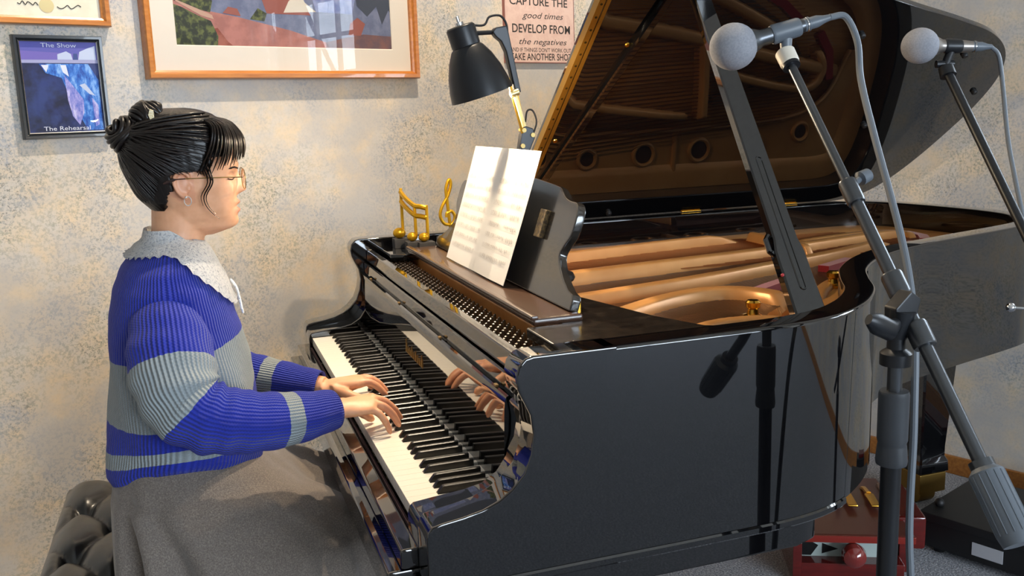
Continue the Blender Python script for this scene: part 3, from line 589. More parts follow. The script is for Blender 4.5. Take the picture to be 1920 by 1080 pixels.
# ================================================================ gold music figurines on the bass side board
M_gilt = mat('gilded_resin', '#c99a1e', .28, .75); M_ped = mat('dark_grey_pedestal', '#2b2c30', .5)
fg = thing('music_note_figurine', (.28, 1.165, .963), 'gold beamed music notes figurine on small dark pedestals', 'figurine')
notes = [((.262, 1.215), .0165, 1.002, 1.128), ((.281, 1.138), .0135, .999, 1.090), ((.309, 1.118), .0135, .998, 1.086)]
for (x, y), r, zb_, zt in notes:
    n = B(); bx(n, x-.022, x+.022, y-.018, y+.018, .963, zb_-r*.75, .0015); fin('pedestal', n, M_ped, fg)
    n = B(); ell(n, (x-.004, y, zb_+.002), (r*1.1, r, r*.92)); fin('note_head', n, M_gilt, fg)
    n = B(); bx(n, x+.0025, x+.0105, y-.004, y+.004, zb_, zt, .0015); fin('note_stem', n, M_gilt, fg)
b = B()
for dz_ in (0, -.026):
    tube(b, crom([(.267, 1.213, 1.118+dz_), (.274, 1.18, 1.102+dz_), (.287, 1.140, 1.085+dz_), (.300, 1.126, 1.082+dz_), (.315, 1.118, 1.078+dz_)], 4), .0060, 8, flat=1.2)
fin('beam', b, M_gilt, fg)
cf = thing('treble_clef_figurine', (.395, 1.20, .963), 'gold treble clef figurine half hidden by the music desk', 'figurine')
n = B(); bx(n, .365, .425, 1.175, 1.225, .963, .985, .002); fin('pedestal', n, M_ped, cf)
n = B(); tube(n, crom([(x+.020, 1.20, z) for x, z in ((.368, .992), (.378, .990), (.383, .998), (.380, 1.03), (.376, 1.08), (.374, 1.12), (.384, 1.145), (.388, 1.13), (.378, 1.10), (.360, 1.07), (.354, 1.045), (.366, 1.022), (.388, 1.022), (.396, 1.04), (.388, 1.056), (.374, 1.052), (.372, 1.04))], 6), .0048, 8); fin('clef', n, M_gilt, cf)
# ================================================================ piano bench, button tufted
bn = thing('piano_bench', (-.44, .51, 0), 'black button tufted leather piano bench under the pianist', 'bench')
M_lea = mat('black_leather', '#0f0e0d', .30, coat=.25); t = NT(M_lea); f = t.noise(180, 3); t.bump(f, .12, .001)
BX0, BX1, BY0, BY1, BZ = -.625, -.265, .03, .985, .492
TX, TY = .150, .118; but = []
def tuft(x, y):
    best = 9; 
    u = (x-BX0-.06)/TX; v = (y-BY0-.055)/TY
    j0 = round(v)
    d = 9
    for jj in (j0-1, j0, j0+1):
        off = .5*(jj % 2); i = round(u-off)+off
        d = min(d, math.hypot((u-i)*TX, (v-jj)*TY))
    # seams run diagonally between neighbouring buttons
    a = (u*1.0+v*.5)*1.0; c = (u*1.0-v*.5)*1.0
    sm1 = abs(a-round(a)); sm2 = abs(c-round(c)); seam = min(sm1, sm2)
    return d, seam
NXg, NYg = 64, 150; rows = []
for i in range(NXg+1):
    row = []
    for j in range(NYg+1):
        fx, fy = i/NXg, j/NYg; x = BX0+(BX1-BX0)*fx; y = BY0+(BY1-BY0)*fy
        ex = min(fx, 1-fx)*(BX1-BX0); ey = min(fy, 1-fy)*(BY1-BY0); e = min(ex, ey)
        edge = 0 if e > .06 else (1-math.sqrt(max(0, 1-((.06-e)/.06)**2)))
        d, seam = tuft(x, y); q = min(1, e/.05)
        z = BZ+.022-.060*edge - q*(.030*math.exp(-(d/.026)**2)+.024*math.exp(-seam/.13))+.004*q
        row.append(Vec((x, y, z)))
    rows.append(row)
b = B(); loft(b, rows, closed=False)
per = [rows[i][0] for i in range(NXg+1)]+[rows[NXg][j] for j in range(1, NYg+1)]+[rows[i][NYg] for i in range(NXg-1, -1, -1)]+[rows[0][j] for j in range(NYg-1, 0, -1)]
cx, cy = (BX0+BX1)/2, (BY0+BY1)/2
loft(b, [per, [Vec((cx+(p.x-cx)*1.02, cy+(p.y-cy)*1.01, .435)) for p in per], [Vec((p.x, p.y, .405)) for p in per]], True, (False, True))
bmesh.ops.remove_doubles(b, verts=b.verts, dist=1e-5); fin('cushion', b, M_lea, bn, smooth=80)
for jj in range(-1, 11):
    for ii in range(-1, 5):
        x = BX0+.06+(ii+.5*(jj % 2))*TX; y = BY0+.055+jj*TY
        if BX0+.03 < x < BX1-.03 and BY0+.03 < y < BY1-.03:
            n = B(); ell(n, (x, y, BZ-.014), (.009, .009, .005), n=10, m=6); fin('button', n, M_lea, bn)
b = B(); bx(b, BX0+.01, BX1-.01, BY0+.01, BY1-.01, .33, .405, .004); fin('frame', b, M_blk, bn)
for x in (BX0+.04, BX1-.04):
    for y in (BY0+.04, BY1-.04):
        n = B(); prism(n, [(x-.025, y-.025), (x+.025, y-.025), (x+.025, y+.025), (x-.025, y+.025)], 'z', 0, .33, .004); fin('leg', n, M_blk, bn)
# ================================================================ microphones, stands, cables
def ring_frame(d):
    d = Vec(d).normalized(); u = Vec((0, 0, 1))-d*d.z; u.normalize(); return d, u, d.cross(u)
def mic(head, tail, label, rb, col):
    h, tl = Vec(head), Vec(tail); d = (tl-h).normalized(); o = thing('microphone', tuple((h+tl)/2), label, 'microphone', 'condenser microphones over the piano')
    L = (tl-h).length; q = d.to_track_quat('Z', 'Y').to_matrix()
    b = B(); n_ = 24; lathe(b, [(rb*math.sin(PI*i/16), -rb*1.02*math.cos(PI*i/16)) for i in range(14)]+[(rb*.50, rb*.84), (rb*.47, rb*.70), (0, rb*.70)], h, d, 36); fin('foam_windscreen', b, M_foam, o, smooth=60)
    b = B(); k = L; lathe(b, [(0, rb*.55), (rb*.50, rb*.72), (rb*.545, rb*.80), (rb*.50, rb*.95), (rb*.36, rb*1.25), (rb*.34, k*.62), (rb*.30, k*.70), (rb*.30, k*.72), (0, k*.72)], h, d, 30); fin('body', b, col, o)
    b = B(); lathe(b, [(0, k*.715), (rb*.29, k*.715), (rb*.29, k*.76), (rb*.31, k*.765), (rb*.31, k*.775), (rb*.26, k*.78), (rb*.26, k*.86), (rb*.17, k*.93), (rb*.13, k), (0, k)], h, d, 24); fin('connector', b, M_grey, o)
    b = B(); lathe(b, [(rb*.31, k*.745), (rb*.325, k*.748), (rb*.325, k*.756), (rb*.31, k*.759)], h, d, 24); fin('band', b, M_chrome, o); return o
m1 = mic((.605, .074, 1.419), (.764, .029, 1.462), 'silver microphone with grey foam ball in front of the lid prop', .039, M_gun)
m2 = mic((1.193, .295, 1.431), (1.336, .247, 1.424), 'farther microphone with grey foam ball near the piano tail', .037, mat('satin_nickel', '#8b8580', .35, .8))
def cable(pts, label, r):
    b = B(); tube(b, crom(pts, 8), r, 10); return tag(fin('microphone_cable', b, M_rubber), label, 'cable', 'microphone cables')
cable([(.762, .029, 1.462), (.790, .024, 1.462), (.806, .012, 1.42), (.788, -.022, 1.357), (.765, -.085, 1.271), (.752, -.142, 1.181), (.744, -.182, 1.111), (.733, -.217, 1.044), (.725, -.240, .967), (.711, -.261, .842), (.700, -.28, .62), (.72, -.33, .3), (.79, -.42, .06), (.88, -.50, .008), (1.1, -.7, .007)], 'grey cable hanging from the nearer microphone past the stand', .0056)
cable([(1.334, .247, 1.424), (1.347, .238, 1.404), (1.349, .225, 1.344), (1.333, .188, 1.235), (1.315, .145, 1.15), (1.301, .097, 1.047), (1.30, .03, .85), (1.30, -.05, .4), (1.32, -.15, .05), (1.5, -.3, .007)], 'dark cable hanging from the farther microphone at the right edge', .0045)
# stand 1: round base, telescopic pole, clutch with wing nut, boom with counterweight
s1 = thing('microphone_stand', (.655, -.28, 0), 'grey boom microphone stand in front of the piano curve', 'stand', 'boom microphone stands')
SX, SY = .655, -.28
b = B(); lathe(b, [(0, 0), (.125, 0), (.128, .006), (.122, .016), (.05, .024), (.02, .032), (.016, .06), (0, .06)], (SX, SY, 0), n=48); fin('base', b, M_blkmetal, s1)
b = B(); lathe(b, [(0, .03), (.0145, .03), (.0145, .815), (0, .815)], (SX, SY, 0), n=24); fin('lower_tube', b, M_blkmetal, s1)
b = B(); lathe(b, [(0, .80), (.0215, .80), (.0225, .806), (.0205, .828), (.0195, .832), (.0215, .838), (.0215, .905), (.0200, .911), (0, .911)], (SX, SY, 0), n=30); fin('clutch_grip', b, M_dgrey, s1)
b = B(); lathe(b, [(0, .905), (.0105, .905), (.0105, 1.0), (0, 1.0)], (SX, SY, 0), n=20); fin('upper_tube', b, M_gun, s1)
b = B(); lathe(b, [(0, .950), (.022, .950), (.022, .967), (.019, .970), (.013, .974), (.0125, 1.01), (0, 1.015)], (SX, SY, 0), n=26); fin('collar', b, M_blkmetal, s1)
Wp, Ep = Vec((.665, -.50, .77)), Vec((.690, .04, 1.394)); bd = (Ep-Wp).normalized(); BL = (Ep-Wp).length
b = B(); tube(b, [(SX, SY, .99), (SX+.004, SY-.004, 1.03)], [.014, .019], 12); prism(b, [(SX-.012, 1.0), (SX+.018, 1.0), (SX+.030, 1.045), (SX+.012, 1.058), (SX-.014, 1.035)], 'y', SY-.013, SY+.013, .003); fin('swivel', b, M_blkmetal, s1)
b = B(); tube(b, [Vec((SX-.012, SY-.012, 1.012)), Vec((SX-.030, SY-.020, 1.008)), Vec((SX-.060, SY-.028, 1.022)), Vec((SX-.075, SY-.030, 1.030))], [.008, .012, .012, .006], 12, flat=1.3); fin('wing_nut', b, M_blkmetal, s1)
b = B(); tube(b, [Wp+bd*BL*.11, Wp+bd*BL*.66], .0098, 16); fin('boom_outer_tube', b, M_gun, s1)
b = B(); tube(b, [Wp+bd*BL*.64, Ep], .0072, 16); fin('boom_inner_tube', b, M_gun, s1)
for k0, k1, r in ((.34, .385, .0165), (.44, .485, .0160), (.64, .69, .0140)):
    b = B(); tube(b, [Wp+bd*BL*k0, Wp+bd*BL*(k0+.004), Wp+bd*BL*(k1-.004), Wp+bd*BL*k1], [r*.93, r, r, r*.93], 18); fin('boom_sleeve', b, M_gun, s1)
b = B(); cs = Wp+bd*BL*.675; tube(b, [cs, cs+Vec((.022, .006, .012)), cs+Vec((.024, .006, .013)), cs+Vec((.040, .008, .018))], [.005, .005, .0115, .0105], 14); fin('thumb_screw', b, M_grey, s1)
b = B(); tube(b, [Wp, Wp+bd*.012, Wp+bd*BL*.115, Wp+bd*BL*.125], [.0205, .0225, .0225, .014], 26); cw = fin('counterweight', b, M_grey, s1)
b = B()
for i in range(14):
    a = PI*2*i/14; q = bd.to_track_quat('Z', 'Y').to_matrix(); oo = q @ Vec((.0224*math.cos(a), .0224*math.sin(a), 0)); tube(b, [Wp+bd*.014+oo, Wp+bd*BL*.112+oo], .0011, 5)
fin('grip_ribs', b, M_grey, cw)
b = B(); tube(b, [Wp+bd*BL*.120, Wp+bd*BL*.135], [.016, .016], 16); fin('counterweight_clamp', b, M_gun, s1)
b = B(); tube(b, [Ep-bd*.010, Ep-bd*.006, Ep+bd*.016, Ep+bd*.018], [.0150, .0162, .0168, .0150], 22); fin('thread_ring', b, M_ring, s1)
b = B(); tube(b, [Ep+bd*-.016, Ep-bd*.010], .0150, 20); fin('ring_collar', b, M_blkmetal, s1)
b = B(); hd, tl = Vec((.605, .074, 1.419)), Vec((.764, .029, 1.462)); d1 = (tl-hd).normalized(); tube(b, [hd+d1*.066, hd+d1*.070, hd+d1*.112, hd+d1*.116], [.0150, .0168, .0160, .0145], 22); tube(b, [Ep+bd*.012, hd+d1*.092-Vec((0, 0, .010))], [.0085, .011], 14); fin('mic_clip', b, M_grey, s1)
# stand 2 (only its boom and a knob reach into the picture)
s2 = thing('microphone_stand', (1.205, -.20, 0), 'dark boom microphone stand cut off by the right picture edge', 'stand', 'boom microphone stands')
SX2, SY2 = 1.205, -.20
b = B(); lathe(b, [(0, 0), (.125, 0), (.128, .006), (.122, .016), (.05, .024), (.02, .032), (.016, .06), (0, .06)], (SX2, SY2, 0), n=40); fin('base', b, M_blkmetal, s2)
b = B(); lathe(b, [(0, .03), (.0145, .03), (.0145, .70), (.010, .705), (.010, .80), (0, .80)], (SX2, SY2, 0), n=20); fin('pole', b, M_blkmetal, s2)
b = B(); ell(b, (SX2+.004, SY2, .80), (.026, .018, .028)); fin('swivel', b, M_blkmetal, s2)
b = B(); tube(b, [(1.207, -.24, .70), (1.241, .269, 1.379)], .0095, 14); fin('boom_tube', b, M_blkmetal, s2)
b = B(); tube(b, [(1.240, .262, 1.367), (1.2415, .272, 1.385)], [.0165, .0150], 16); lathe(b, [(0, -.018), (.008, -.018), (.008, .018), (0, .018)], (1.240, .274, 1.392), (1, -.35, 0), 12); fin('boom_tip', b, M_blkmetal, s2)
b = B(); h2, t2 = Vec((1.193, .295, 1.431)), Vec((1.336, .247, 1.424)); d2 = (t2-h2).normalized(); tube(b, [h2+d2*.050, h2+d2*.055, h2+d2*.082, h2+d2*.086], [.0135, .0155, .0150, .0135], 20); tube(b, [(1.241, .273, 1.390), h2+d2*.066-Vec((0, 0, .008))], .009, 12); fin('mic_clip', b, M_blkmetal, s2)
b = B(); tube(b, [(1.208, -.05, .93), (1.159, -.007, .931)], .003, 8); ell(b, (1.159, -.007, .931), (.009,)*3); fin('chrome_knob', b, M_chrome, s2)
# ================================================================ red pedal extender and black case under the piano
pd = empty('pedal_extender', (1.249, .717, 0), math.atan2(-.117, .24), 'red lacquered pedal extender box with brass pedals under the piano', 'pedal box')
M_redw = wood('red_mahogany_lacquer', '#4c100e', '#681814', .16, (3, 20, 20), .6); M_redt = mat('matte_red_brown_board', '#5c2a20', .35, coat=.2)
b = B(); bx(b, -.02, .275, .0, .20, .0, .052, .003); fin('base', b, M_redw, pd)
b = B(); bx(b, -.03, -.005, -.015, .34, .0, .118, .003); fin('side_panel', b, M_redw, pd)
b = B(); bx(b, .275, .30, .06, .34, .0, .118, .003); fin('side_panel', b, M_redw, pd)
b = B(); bx(b, .0, .30, .0, .42, .118, .138, .006); fin('top_board', b, M_redt, pd)
b = B(); bx(b, .0, .30, -.006, .001, .117, .137, .002); fin('front_trim', b, mat('bright_red_lacquer', '#7e2117', .2, coat=.5), pd)
b = B(); bx(b, .28, .36, .10, .36, .05, .150, .01); fin('end_block', b, M_redw, pd)
b = B(); bx(b, .0, .24, .045, .05, .052, .117); plq = fin('label_plate', b, mat('pale_green_white_plate', '#aab8b4', .4), pd, smooth=0)
b = B()
for tri in ([(.0, .054), (.0, .113), (.05, .085), (.03, .054)], [(.06, .060), (.06, .092), (.105, .075)], [(.12, .10), (.15, .10), (.135, .092)]): quad(b, tri, .0445)
bmesh.ops.solidify(b, geom=b.faces[:], thickness=.0004); fin('black_emblem', b, M_blkrub, plq, smooth=0)
b = B(); lathe(b, [(0, 0), (.012, 0), (.013, .02), (.030, .028), (.034, .045), (.030, .062), (.018, .072), (0, .074)], (.135, .035, .083), (0, -1, 0), 28); fin('knob', b, mat('translucent_red_knob', '#7a2a26', .12, coat=.6), pd)
for x in (.17, .235):
    b = B(); bx(b, x-.014, x+.014, .16, .25, .150, .158, .004); tube(b, [(x, .25, .155), (x, .30, .150), (x, .33, .138)], .008, 10); fin('brass_pedal', b, M_brass, pd)
b = B(); bx(b, .14, .152, .24, .25, .138, .20, .002); bx(b, .07, .20, .33, .342, .186, .194, .002); bx(b, .14, .152, .33, .342, .138, .19, .002); fin('pull_rod', b, M_blkmetal, pd)
bxo = empty('equipment_case', (1.675, .735, 0), math.atan2(-.27, .105), 'black flat equipment case with white label beside the pedal extender', 'case')
M_case = mat('black_case_plastic', '#131315', .42); 
b = B(); bx(b, 0, .62, 0, .36, .02, .122, .006); fin('body', b, M_case, bxo)
b = B(); bx(b, -.006, .626, -.006, .366, .10, .126, .004); fin('lid', b, M_case, bxo)
b = B(); bx(b, .15, .235, -.0022, 0, .040, .078, .0005); fin('label', b, mat('white_sticker', '#b9bbc2', .6), bxo)
b = B(); lathe(b, [(0, 0), (.016, 0), (.016, .004), (.008, .010), (.010, .016), (0, .018)], (.20, .14, .126), n=18); fin('knob', b, M_brass, bxo)
b = B(); ell(b, (.02, .07, .135), (.014, .014, .014)); fin('corner_knob', b, M_blkrub, bxo)
for x in (.04, .58):
    for y in (.04, .32): b = B(); lathe(b, [(0, 0), (.016, 0), (.018, .021), (0, .021)], (x, y, 0), n=14); fin('foot', b, M_blkrub, bxo)
bx2 = empty('equipment_case', (2.12, .78, 0), math.atan2(-.27, .105), 'small black and red case near the right wall baseboard', 'case')
b = B(); bx(b, .05, .40, .05, .12, 0, .11, .006); fin('body', b, M_case, bx2)
b = B(); bx(b, .08, .34, .06, .11, .11, .125, .004); fin('red_top', b, M_redw, bx2)
# ================================================================ the pianist
pe = thing('person', (-.36, .50, 0), 'person in blue and grey striped sweater and grey skirt playing the piano', 'person')
HC = .50
def lerp_tab(tab, z):
    if z <= tab[0][0]: return tab[0][1:]
    for a, c in zip(tab, tab[1:]):
        if z <= c[0]:
            f = (z-a[0])/(c[0]-a[0]); f = f*f*(3-2*f)*.5+f*.5
            return tuple(p+(q-p)*f for p, q in zip(a[1:], c[1:]))
    return tab[-1][1:]
HEAD = [(1.118, -.245, -.275, .008), (1.1245, -.226, -.285, .020), (1.129, -.212, -.300, .030), (1.135, -.205, -.315, .038), (1.143, -.202, -.328, .043), (1.155, -.200, -.334, .050), (1.170, -.199, -.340, .056), (1.190, -.1985, -.350, .0625), (1.21, -.197, -.360, .068), (1.23, -.1945, -.369, .0715), (1.25, -.191, -.375, .074), (1.27, -.191, -.378, .075), (1.29, -.196, -.375, .073), (1.305, -.205, -.369, .068), (1.318, -.219, -.358, .059), (1.328, -.238, -.342, .046), (1.335, -.260, -.322, .028), (1.338, -.285, -.300, .008)]
g = lambda v, s: math.exp(-(v/s)**2)
def head_pt(z, th, off=0., face=True):
    xf, xb, hb = lerp_tab(HEAD, z); xf += off; xb -= off; hb += off
    c, s = math.cos(th), math.sin(th); pw = .86
    x = (xf+xb)/2+(xf-xb)/2*math.copysign(abs(c)**pw, c); y = hb*math.copysign(abs(s)**pw, s)
    if face and c > 0:
        ay = abs(y)
        nz = max(0, min(1, (1.238-z)/.036)) if z > 1.198 else max(0, 1-(1.198-z)/.010)
        x += .0195*nz*g(y, .0085+.003*nz)+.006*g(ay-.010, .006)*g(z-1.199, .007)
        x += .0085*g(z-1.1765, .0048)*g(y, .019)+.0080*g(z-1.1615, .0052)*g(y, .017)-.0035*g(z-1.1685, .0022)*g(y, .021)
        x += .0060*g(z-1.139, .012)*g(y, .020)+.003*g(z-1.244, .008)*g(y, .05)
        x -= .0085*g(ay-.030, .013)*g(z-1.226, .010); x += .0050*g(ay-.031, .010)*g(z-1.2235, .0065)
        x += .0035*g(ay-.038, .016)*g(z-1.198, .016)
    return Vec((x, HC+y, z))
body = B()
NZ, NA = 110, 96; zs = [1.118+(1.338-1.118)*(i/NZ) for i in range(NZ+1)]
loft(body, [[head_pt(z, 2*PI*j/NA) for j in range(NA)] for z in zs])
def ering(c, rx, ry, n=28, tilt=0.): return [Vec((c[0]+rx*math.cos(2*PI*j/n), c[1]+ry*math.sin(2*PI*j/n), c[2]+tilt*math.cos(2*PI*j/n))) for j in range(n)]
loft(body, [ering((-.318, HC, 1.04), .065, .075), ering((-.318, HC, 1.075), .056, .058), ering((-.312, HC, 1.10), .0485, .049, tilt=-.004), ering((-.306, HC, 1.13), .0465, .047, tilt=-.006), ering((-.302, HC, 1.165), .048, .050), ering((-.302, HC, 1.20), .045, .05)])
loft(body, [ering((-.345, HC, .56), .10, .15), ering((-.345, HC, .66), .095, .14), ering((-.34, HC, .78), .085, .125), ering((-.335, HC, .92), .09, .14), ering((-.33, HC, 1.02), .075, .145), ering((-.325, HC, 1.06), .055, .09)])
for s in (-1, 1):       # legs under the skirt
    tube(body, crom([(-.36, HC+.085*s, .570), (-.19, HC+.09*s, .555), (-.085, HC+.09*s, .515), (-.055, HC+.09*s, .44), (-.06, HC+.09*s, .25), (-.06, HC+.09*s, .06)], 4), [.056]*5+[.054]*4+[.050]*4+[.048]*4+[.045]*3+[.036], 16)
    tube(body, [(-.08, HC+.09*s, .04), (.0, HC+.09*s, .034), (.08, HC+.09*s, .028)], [.034, .034, .02], 12)
# ears
for s in (-1, 1):
    ey = HC+s*.0695; ex, ez = -.288, 1.214
    hel = [(ex+.010, 1.228), (ex+.006, 1.236), (ex-.004, 1.239), (ex-.014, 1.233), (ex-.0165, 1.220), (ex-.012, 1.206), (ex-.004, 1.197), (ex+.002, 1.194)]
    tube(body, crom([(x, ey+s*(.007+.002*math.sin(i)), z) for i, (x, z) in enumerate(hel)], 4), .0036, 8)
    ell(body, (ex-.003, ey+s*.001, 1.215), (.012, .0045, .019)); ell(body, (ex+.001, ey+s*.005, 1.1955), (.0052, .0035, .007)); ell(body, (ex+.008, ey+s*.004, 1.211), (.0035, .0035, .006))
# arms and hands
ARMR = [(-.338, .380, .992), (-.336, .334, .948), (-.333, .300, .904), (-.317, .282, .858), (-.277, .278, .829), (-.205, .288, .810), (-.13, .315, .800), (-.062, .345, .796)]
ARML = [(-.328, .622, .992), (-.318, .672, .950), (-.315, .715, .92), (-.305, .728, .85), (-.275, .722, .810), (-.20, .685, .790), (-.12, .640, .776), (-.050, .603, .764)]
def hand(arm, wrist, knuck, tips, thumb):
    P = crom(arm, 5); tube(body, P, [.047-.0225*(i/(len(P)-1))**.8 for i in range(len(P))], 14)
    w = Vec(wrist); ks = [Vec(k) for k in knuck]; mid = (ks[1]+ks[2])/2; fw = (mid-w).normalized(); side = (ks[3]-ks[0]).normalized(); up = side.cross(fw); up = up if up.z > 0 else -up
    rr = []
    for f, wd, th in ((-.25, .0245, .019), (0, .025, .0185), (.25, .029, .019), (.55, .0355, .0175), (.85, .0385, .0145), (1.0, .037, .0125), (1.08, .030, .008)):
        c = w.lerp(mid, f)-up*.002*(f > .5); rr.append([c+side*wd*math.cos(2*PI*j/20)+up*th*math.sin(2*PI*j/20) for j in range(20)])
    loft(body, rr)
    for i, (k, tp) in enumerate(zip(ks, tips)):
        tp = Vec(tp); k0 = k-fw*.012; L = (tp-k).length
        p1 = k.lerp(tp, .40)+up*(.013); p2 = k.lerp(tp, .76)+up*(.011); r = (.0084, .0088, .0084, .0074)[i] if True else 0
        tube(body, crom([k0, k, p1, p2, tp], 4), [r*1.12]*5+[r*1.02]*4+[r*.96]*4+[r*.85]*3+[r*.66], 12)
        ell(body, tp, (r*.66,)*3, n=10, m=8)
    th0 = w.lerp(mid, .22)+(ks[0]-mid).normalized()*.020; tt = Vec(thumb); m1_ = th0.lerp(tt, .42)+(ks[0]-mid).normalized()*.010+up*.003; m2_ = th0.lerp(tt, .75)+(ks[0]-mid).normalized()*.004+up*.003
    tube(body, crom([th0-fw*.008, th0, m1_, m2_, tt], 4), [.0150]*5+[.0120]*4+[.0100]*4+[.0090]*3+[.0065], 12); ell(body, tt, (.0065,)*3, n=10, m=8)
# index .. little finger
hand(ARMR, (-.056, .349, .793), [(.012, .405, .790), (.017, .388, .793), (.013, .369, .789), (.004, .352, .783)], [(.066, .428, .7385), (.070, .403, .7385), (.060, .372, .7385), (.036, .340, .7385)], (.018, .432, .7385))
hand(ARML, (-.044, .600, .762), [(.026, .576, .772), (.030, .596, .775), (.026, .615, .771), (.016, .632, .764)], [(.076, .574, .738), (.082, .598, .738), (.076, .622, .738), (.058, .648, .738)], (.030, .545, .738))
me = bpy.data.meshes.new('tmp'); body.to_mesh(me); body.free(); ob = bpy.data.objects.new('tmp', me); COL.objects.link(ob)
rm = ob.modifiers.new('r', 'REMESH'); rm.mode = 'VOXEL'; rm.voxel_size = .0024
bme = bpy.data.meshes.new_from_object(ob.evaluated_get(bpy.context.evaluated_depsgraph_get())); bpy.data.objects.remove(ob)
n = B(); n.from_mesh(bme); bpy.data.meshes.remove(bme)
for _ in range(3): bmesh.ops.smooth_vert(n, verts=n.verts, factor=.5, use_axis_x=True, use_axis_y=True, use_axis_z=True)
M_skin = mat('skin', '#d6a07c', .46, sss=.12); t = NT(M_skin); at_ = t.n('Attribute', attribute_name='tint'); f = t.noise(40, 3)
t.base(t.mix(at_.outputs['Fac'], t.ramp(f, [(.3, '#d09872'), (.7, '#dca581')]), '#b5695c'))
bo_ = fin('body', n, M_skin, pe, smooth=180, recalc=False)
ca = bo_.data.color_attributes.new('tint', 'FLOAT_COLOR', 'POINT')
for i, v in enumerate(bo_.data.vertices):
    x, y, z = v.co; k = 0
    if x > -.205 and 1.15 < z < 1.19: k = max(g(z-1.1765, .0055), g(z-1.1615, .006))*g(y-HC, .021)*.75
    if x > .03 and z > .70: k = .28
    if -.315 < x < -.27 and abs(abs(y-HC)-.074) < .014 and z > 1.18: k = .22
    if k > .01: ca.data[i].color = (k, k, k, 1)
    else: ca.data[i].color = (0, 0, 0, 1)
# facial details: brow, closed lashes
M_hair = mat('black_hair', '#14100f', .30)
t = NT(M_hair); t.p.inputs['Specular IOR Level'].default_value = .35
sx = t.n('SeparateXYZ'); t.l(t.n('TexCoord').outputs['Object'], sx.inputs[0])
hx_ = t.math('SUBTRACT', sx.outputs[0], -.355-.0); hz_ = t.math('SUBTRACT', sx.outputs[2], 1.300)
ang = t.math('ARCTAN2', hz_, hx_); cb = t.n('CombineXYZ'); t.l(t.math('MULTIPLY', ang, 34.), cb.inputs[0]); t.l(t.math('MULTIPLY', sx.outputs[1], 150.), cb.inputs[1]); t.l(t.math('MULTIPLY', hx_, 5.), cb.inputs[2])
f = t.noise(1.0, 4, .6, cb.outputs[0]); t.base(t.ramp(f, [(.3, '#0b0909'), (.55, '#16110f'), (.72, '#2c1e18')])); t.bump(f, .30, .0012)
b = B()
for s in (-1, 1):
    tube(b, crom([head_pt(1.2395, s*a)+Vec((.0015, 0, dz_)) for a, dz_ in ((.22, 0), (.45, .003), (.68, .001))], 4), [.0016]*4+[.002]*4+[.0008], 6)
fin('eyebrows', b, M_hair, pe)
b = B()
for s in (-1, 1): tube(b, crom([head_pt(1.2215, s*a)+Vec((.0018, 0, dz_)) for a, dz_ in ((.30, .001), (.47, -.0015), (.64, 0), (.70, .001))], 4), .0011, 6)
fin('eyelashes', b, M_hair, pe)
# hair cap
def hair_mask(p):
    x, y, z = p
    if z > 1.292: return True
    front = -.222-.10*max(0, (1.292-z))
    if z > 1.262: return x < -.214
    if z > 1.246: return x < -.234
    if z > 1.238: return x < -.250
    if z > 1.205: return x < -.302-.10*(1.238-z)
    return z > 1.168 and x < -.312-.25*(1.205-z)
b = B(); NZh, NAh = 90, 120; grid = []
for i in range(NZh+1):
    z = 1.160+(1.338-1.160)*i/NZh; row = []
    for j in range(NAh):
        th = 2*PI*j/NAh; off = .0105+.004*max(0, -math.cos(th))+.0012*math.sin(th*46+z*60)*(.4+.6*abs(math.sin(th)))
        lowr = min(1, max(0, (z-1.166)/.02)); p = head_pt(z, th, off*(.35+.65*lowr), False)
        p.z += .014*max(0, (z-1.29)/.048)
        row.append(p)
    grid.append(row)
V_ = [[b.verts.new(p) for p in r] for r in grid]
for i in range(NZh):
    for j in range(NAh):
        vs = [V_[i][j], V_[i][(j+1) % NAh], V_[i+1][(j+1) % NAh], V_[i+1][j]]
        if all(hair_mask(v.co) for v in vs): b.faces.new(vs)
b.faces.new(V_[-1]); bmesh.ops.delete(b, geom=[v for v in b.verts if not v.link_faces], context='VERTS')
for _ in range(2): bmesh.ops.smooth_vert(b, verts=[v for v in b.verts if v.is_boundary], factor=.5, use_axis_x=True, use_axis_y=True, use_axis_z=True)
bmesh.ops.solidify(b, geom=b.faces[:], thickness=.006); fin('hair', b, M_hair, pe, smooth=180)
# locks combed back from the hairline to the bun
b = B(); rnd = random.Random(5)
HL = [(1.330, .55), (1.318, .80), (1.300, 1.02), (1.282, 1.18), (1.262, 1.30), (1.247, 1.40), (1.238, 1.52), (1.2375, 1.66), (1.2375, 1.80), (1.234, 1.92), (1.222, 2.05), (1.208, 2.16), (1.195, 2.30), (1.184, 2.45), (1.177, 2.62), (1.173, 2.80), (1.172, 3.0)]
hl = crom([(z, a, 0) for z, a in HL], 4)
for s in (-1, 1):
    for q_ in hl:
        z0, a0 = q_.x+rnd.uniform(-.002, .002), q_.y+rnd.uniform(-.02, .02); z1, a1 = 1.300+rnd.uniform(-.012, .012), PI-.10-rnd.random()*.15
        pts = []
        for k in range(9):
            f = k/8; z = z0+(z1-z0)*f**.9+(.010*math.sin(PI*f) if z0 < 1.25 else .008*math.sin(PI*f)); a = a0+(a1-a0)*f
            lo_ = min(1, max(.35, (z-1.166)/.03)); p = head_pt(min(z, 1.337), s*a, (.0105+.004*max(0, -math.cos(a)))*lo_+.0012+.0015*rnd.random(), False); p.z += .014*max(0, (z-1.29)/.048); pts.append(p)
        P = crom(pts, 3); n_ = len(P)-1
        tube(b, P, [.0062*min(1, .25+3*i/n_)*(1-.3*i/n_) for i in range(n_+1)], 7, flat=.45)
tag(fin('hair_locks', b, M_hair, pe, smooth=80), kind='stuff')
